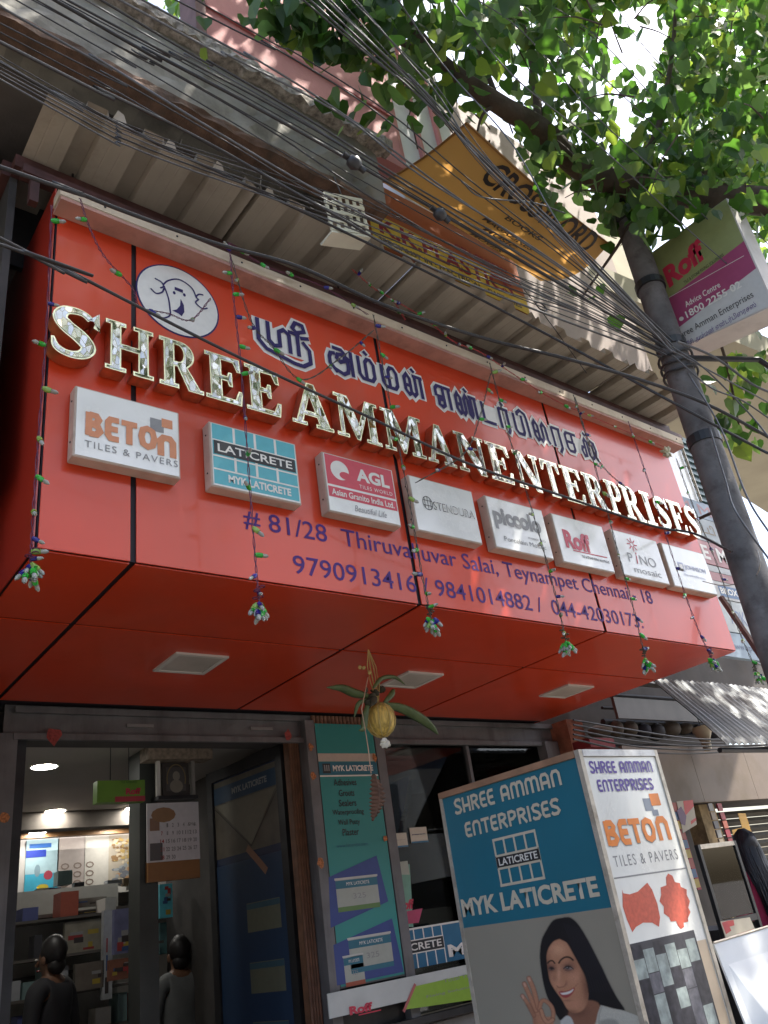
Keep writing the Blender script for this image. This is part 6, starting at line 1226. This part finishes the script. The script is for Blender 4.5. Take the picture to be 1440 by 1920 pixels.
# ================================================================== TREE
tree = thing('street_tree', 'leafy street tree with heart shaped leaves spreading over the shop front', 'tree', (6.3, -.6, 0))
BARK = mat('bark', (.075, .055, .042), .9, var=.35, vs=9, bump=.8, bs=30, dirt=.4)
l1 = PD(1165, 345, 6.0); l2 = PD(1010, 240, 5.8); l3 = PD(935, 195, 5.6); l4 = PD(820, 110, 5.6); l5 = PD(700, -40, 5.6)
MB().tube(catmull([(6.3, -.6, 0), (6.25, -.5, 1.6), (6.1, -.2, 3.2), (5.8, .1, 4.6)], 5), .2, 12, .13).build('trunk', BARK, tree, True)
MB().tube(catmull([(5.8, .1, 4.5), (5.3, .6, 5.1), l1, l2, l3, l4, l5], 6), .11, 10, .035).build('branch', BARK, tree, True)
for pts, r in (([(5.8, .1, 4.5), (5.7, -.2, 6), (4.9, -.6, 7.5), (3.8, -.8, 8.6)], .09), ([(5.8, .1, 4.5), (6.4, .5, 6), (7.0, 1.0, 7.6), (7.4, 1.6, 9)], .09), ([l2, PD(1000, 130, 6.2), PD(960, -30, 6.8)], .035), ([l1, PD(1230, 250, 6.4), PD(1260, 100, 7), PD(1270, -40, 7.5)], .03), ([l1, PD(1300, 330, 6.4), PD(1450, 290, 7)], .03), ([l4, PD(700, 60, 5.2), PD(560, 20, 5)], .02), ([l3, PD(905, 215, 5.5), PD(890, 270, 5.4)], .015), ([l1, PD(1180, 420, 5.9), PD(1090, 560, 5.9)], .02), ([l2, PD(1080, 300, 5.7), PD(1090, 360, 5.7)], .015), ([l1, PD(1260, 440, 6), PD(1350, 640, 6.2), PD(1390, 820, 6.4)], .02), ([l3, PD(900, 100, 5.9), PD(850, -20, 6.2)], .02)):
    MB().tube(catmull(pts, 6), r, 7, r * .35).build('branch', BARK, tree, True)
for k in range(40):
    a = PD(random.uniform(760, 1440), random.uniform(-20, 380), random.uniform(5.2, 7.5)); b = a + Vector((random.uniform(-.35, .35), random.uniform(-.25, .25), random.uniform(-.35, .25))); MB().tube(catmull([a, a.lerp(b, .5) + Vector((0, 0, .04)), b], 3), .006, 5, .003).build('twig', BARK, tree)
# leaf shape: heart with pointed drip tip, folded along the midrib
LV = np.array([(0, 0, 0), (.27, .12, .05), (.50, -.10, .08), (.45, -.42, .07), (.20, -.74, .01), (0, -1.0, -.06), (-.20, -.74, .01), (-.45, -.42, .07), (-.50, -.10, .08), (-.27, .12, .05), (0, -.42, -.03)])
LF = [(10, 0, 1), (10, 1, 2), (10, 2, 3), (10, 3, 4), (10, 4, 5), (10, 5, 6), (10, 6, 7), (10, 7, 8), (10, 8, 9), (10, 9, 0)]
LV[:, 1] += .3
blobs = []   # px, py, distance, lateral radius, depth radius, count, leaf size
def B(px, py, d, r, rd, n, s): blobs.append((PD(px, py, d), r, rd, n, s))
for a in ((440, -10, 4.9, .22, .25, 90, .10), (500, 30, 4.8, .16, .2, 50, .11), (560, 20, 4.8, .22, .3, 130, .11), (580, 70, 4.7, .12, .15, 30, .115), (640, 60, 4.8, .2, .25, 90, .11), (640, 20, 4.9, .25, .35, 130, .11), (720, 20, 5, .28, .4, 170, .11), (610, 80, 4.7, .14, .2, 26, .115), (690, 95, 4.9, .2, .3, 70, .11), (740, 150, 4.9, .14, .2, 40, .11), (660, 130, 4.7, .12, .15, 16, .115), (620, 195, 4.6, .05, .1, 5, .11), (675, 215, 4.6, .05, .08, 4, .10), (730, 235, 4.6, .04, .06, 2, .12), (820, 60, 5.3, .3, .5, 200, .11), (840, 190, 5.1, .12, .2, 26, .11),
          (900, 50, 5.6, .3, .6, 150, .11), (980, 40, 6, .3, .6, 110, .10), (1050, 60, 6.2, .22, .5, 60, .10), (880, 130, 6.0, .25, .4, 70, .11), (970, 150, 6.3, .3, .5, 110, .11), (1060, 200, 6, .28, .6, 160, .11), (1030, 280, 5.8, .2, .5, 100, .11), (1120, 290, 6, .28, .6, 190, .11), (1190, 350, 6.1, .25, .5, 170, .11),
          (1010, 350, 5.6, .12, .2, 26, .10), (1040, 400, 5.6, .1, .15, 14, .11), (1150, 420, 5.8, .2, .4, 90, .11), (1210, 400, 5.6, .16, .3, 70, .10), (1300, 350, 5.9, .22, .4, 130, .10), (1400, 350, 6, .22, .4, 120, .10), (1215, 455, 5.4, .05, .12, 7, .11),
          (1320, 40, 7.5, .35, .9, 240, .10), (1410, 60, 7.5, .35, .9, 200, .10), (1290, 130, 7.3, .25, .8, 220, .10), (1370, 190, 7.2, .35, .9, 240, .10), (1270, 230, 7, .3, .8, 270, .10), (1420, 270, 7, .3, .8, 240, .10), (1330, 300, 6.8, .3, .8, 270, .10), (1230, 290, 6.6, .25, .6, 140, .11),
          (1380, 640, 6.2, .22, .4, 60, .11), (1430, 700, 6.2, .25, .4, 80, .11), (1360, 790, 6.2, .12, .25, 18, .12), (1400, 830, 6.2, .14, .25, 26, .12), (1375, 900, 6.2, .07, .12, 6, .13), (1310, 610, 6.6, .12, .3, 26, .09), (1440, 420, 6.3, .2, .5, 60, .10), (1430, 590, 6.6, .15, .3, 30, .1),
          (1080, 540, 6.4, .14, .3, 24, .11), (1150, 590, 6.4, .12, .2, 16, .11), (1040, 545, 6.4, .1, .2, 10, .10), (300, 0, 7.5, .35, .5, 110, .09), (350, 40, 7.5, .25, .4, 70, .09), (270, -20, 7.8, .3, .5, 70, .09)): B(*a)
unseen_clump = lambda x, y, z, r, n, s=.13: blobs.append((Vector((x, y, z)), r, r, n, s))  # unseen crown clumps, many added to block sun from sign and tin roof
for x, y, z, r, n in ((2.2, .2, 8.6, .7, 600), (3.2, -.5, 8.8, .8, 900), (4.4, -.4, 8.6, .8, 900), (3.6, .8, 9.4, .7, 650), (5.0, .9, 9.4, .7, 500), (1.2, -.6, 8.4, .7, 500), (5.6, -.8, 8.2, .8, 800), (6.6, -.2, 8.4, .8, 700), (4.4, -2, 8.2, .9, 700), (2.6, -2, 8.2, .9, 700), (6.6, -2, 7.8, .9, 600), (8, .4, 9.5, .8, 500), (7.0, .9, 9.2, .7, 400), (4.0, 1.6, 8.6, .5, 350), (5.2, 1.8, 9.2, .5, 350), (9.3, 1.5, 8.5, 1.0, 900), (8.4, 1.2, 8.6, .8, 500), (6.2, 1.7, 9.6, .5, 350), (4.6, 1.9, 8.9, .5, 300), (3.3, 1.5, 8.5, .6, 420), (2.4, 1.5, 8.6, .5, 300), (5.3, 1.5, 8.6, .6, 350), (6.4, 1.5, 8.5, .6, 420), (7.9, 1.3, 8.5, .7, 520), (7.2, 1.3, 8.3, .6, 350)): unseen_clump(x, y, z, r, n)
cen = []; siz = []
for c, r, rd, n, s in blobs:
    d = (c - EYE).normalized(); u = d.cross(Vector((0, 0, 1))).normalized(); v = u.cross(d)
    n = max(3, int(n * (.50 if n < 290 else 1)))
    g = rng.normal(size=(n, 3)) * .64; g = np.clip(g, -1.7, 1.7)
    P_ = np.array(c)[None] + g[:, :1] * r * np.array(u) + g[:, 1:2] * r * np.array(v) + g[:, 2:3] * rd * np.array(d)
    cen.append(P_); siz.append(s * rng.uniform(.6, 1.35, n))
cen = np.concatenate(cen); siz = np.concatenate(siz)
def inside(poly, x, y):
    c = False; j = len(poly) - 1
    for i in range(len(poly)):
        if (poly[i][1] > y) != (poly[j][1] > y) and x < (poly[j][0] - poly[i][0]) * (y - poly[i][1]) / (poly[j][1] - poly[i][1]) + poly[i][0]: c = not c
        j = i
    return c
thin = (([(1060, 430), (1210, 430), (1200, 500), (1100, 480)], .5), ([(700, 360), (862, 212), (1000, 310), (1150, 455), (1135, 500), (1000, 520), (700, 460)], .93), ([(385, -20), (455, -20), (490, 62), (590, 95), (640, 115), (700, 175), (775, 240), (745, 300), (385, 110)], .86), ([(1198, 480), (1300, 412), (1372, 420), (1460, 575), (1460, 650), (1270, 690)], .97), ([(815, 90), (1020, 215), (1060, 250), (1000, 262), (830, 140)], .6), ([(1110, 20), (1230, 0), (1265, 60), (1215, 175), (1150, 150)], .94), ([(1150, 190), (1185, 175), (1190, 250), (1160, 255)], .9), ([(1330, 90), (1420, 60), (1430, 130), (1370, 150)], .6), ([(1240, 480), (1010, 480), (1180, 470)], .5))
keep = np.ones(len(cen), bool)
for i in range(len(cen)):
    x, y, f = to_px(cen[i])
    for pg, pr_ in thin:
        if f > 0 and inside(pg, x, y) and random.random() < pr_: keep[i] = False
cen = cen[keep]; siz = siz[keep]
for px, py in ((504, 60), (528, 62), (548, 75), (565, 50), (608, 195), (625, 185), (638, 205), (662, 215), (684, 240), (725, 232), (690, 225), (716, 245), (1010, 345), (1022, 360), (1040, 390), (1030, 372), (1052, 402)):
    cen = np.vstack([cen, np.array(PD(px, py, 4.7 if px < 800 else 5.2))[None]]); siz = np.append(siz, random.uniform(.095, .12))
ok = ~((cen[:, 1] > 2.35) & (cen[:, 2] < 6.4) & (cen[:, 0] < 5.2)); cen = cen[ok]; siz = siz[ok]; n = len(cen)
# random orientations, tips hanging down
yaw = rng.uniform(0, 2 * math.pi, n); tilt = rng.normal(.0, .55, n) + .25; roll = rng.normal(0, .5, n)
def rotm(y, t, r):
    cy, sy, ct, st_, cr, sr = np.cos(y), np.sin(y), np.cos(t), np.sin(t), np.cos(r), np.sin(r); z = np.zeros_like(y); o1 = np.ones_like(y)
    Rz = np.stack([cy, -sy, z, sy, cy, z, z, z, o1], -1).reshape(-1, 3, 3); Rx = np.stack([o1, z, z, z, ct, -st_, z, st_, ct], -1).reshape(-1, 3, 3); Ry = np.stack([cr, z, sr, z, o1, z, -sr, z, cr], -1).reshape(-1, 3, 3)
    return Rz @ Rx @ Ry
Rm = rotm(yaw, tilt + math.pi * .33, roll)
fpx = []
for i in range(n):
    x, y, f = to_px(cen[i]); fpx.append(siz[i] / f if (0 < x < 1440 and 0 < y < 1920 and f > 0) else 0)
order = np.argsort(-np.array(fpx)); near = order[:290]; rest = order[290:]
lm = bpy.data.meshes.new('leaf'); lm.from_pydata([tuple(v) for v in LV], [], LF); lm.materials.append(LEAF)
LEAF2 = [LEAF, leafmat('green_leaf_dark', (.035, .08, .024), (.08, .2, .02)), leafmat('green_leaf_bright', (.08, .14, .03), (.30, .42, .05))]
lms = []
for m in LEAF2: k = lm.copy(); k.name = 'leaf'; k.materials.clear(); k.materials.append(m); lms.append(k)
for j, i in enumerate(near):
    o = bpy.data.objects.new('leaf', lms[(0, 1, 0, 1, 0, 2, 1)[j % 7]]); COL.objects.link(o); o.parent = tree
    o.matrix_local = Matrix.Translation(Vector(cen[i]) - tree.location) @ Matrix(Rm[i].tolist()).to_4x4() @ Matrix.Scale(float(siz[i]), 4)
V = np.einsum('nij,kj->nki', Rm[rest], LV) * siz[rest][:, None, None] + cen[rest][:, None, :]
nn_ = len(rest); me = bpy.data.meshes.new('foliage'); F_ = (np.array(LF)[None] + (np.arange(nn_) * len(LV))[:, None, None]).reshape(-1, 3)
me.from_pydata(V.reshape(-1, 3).tolist(), [], F_.tolist()); fo = link('foliage', me, LEAF, tree); fo['kind'] = 'stuff'
for m in LEAF2[1:]: me.materials.append(m)
mi = np.repeat(rng.choice([0, 0, 1, 1, 1, 2], nn_), len(LF)).astype(np.int32); me.polygons.foreach_set('material_index', mi)
# ================================================================== ACROSS THE STREET: unseen block added to cut sky light and reflections
ob = thing('opposite_sky_block', 'plain building block added unseen across the street to cut sky light', 'building', (3, -12, 0))
OBM = mat('opposite_wall', (.34, .3, .25), .85, var=.15, vs=.8)
box('wall', -14, 20, -16, -12, 0, 9.5, OBM, ob)
for i in range(9):
    for j in range(3): x = -12.5 + i * 3.6; z = 1.2 + j * 3.0; box('window', x, x + 1.5, -11.99, -11.95, z, z + 1.5, DSTEEL, ob)
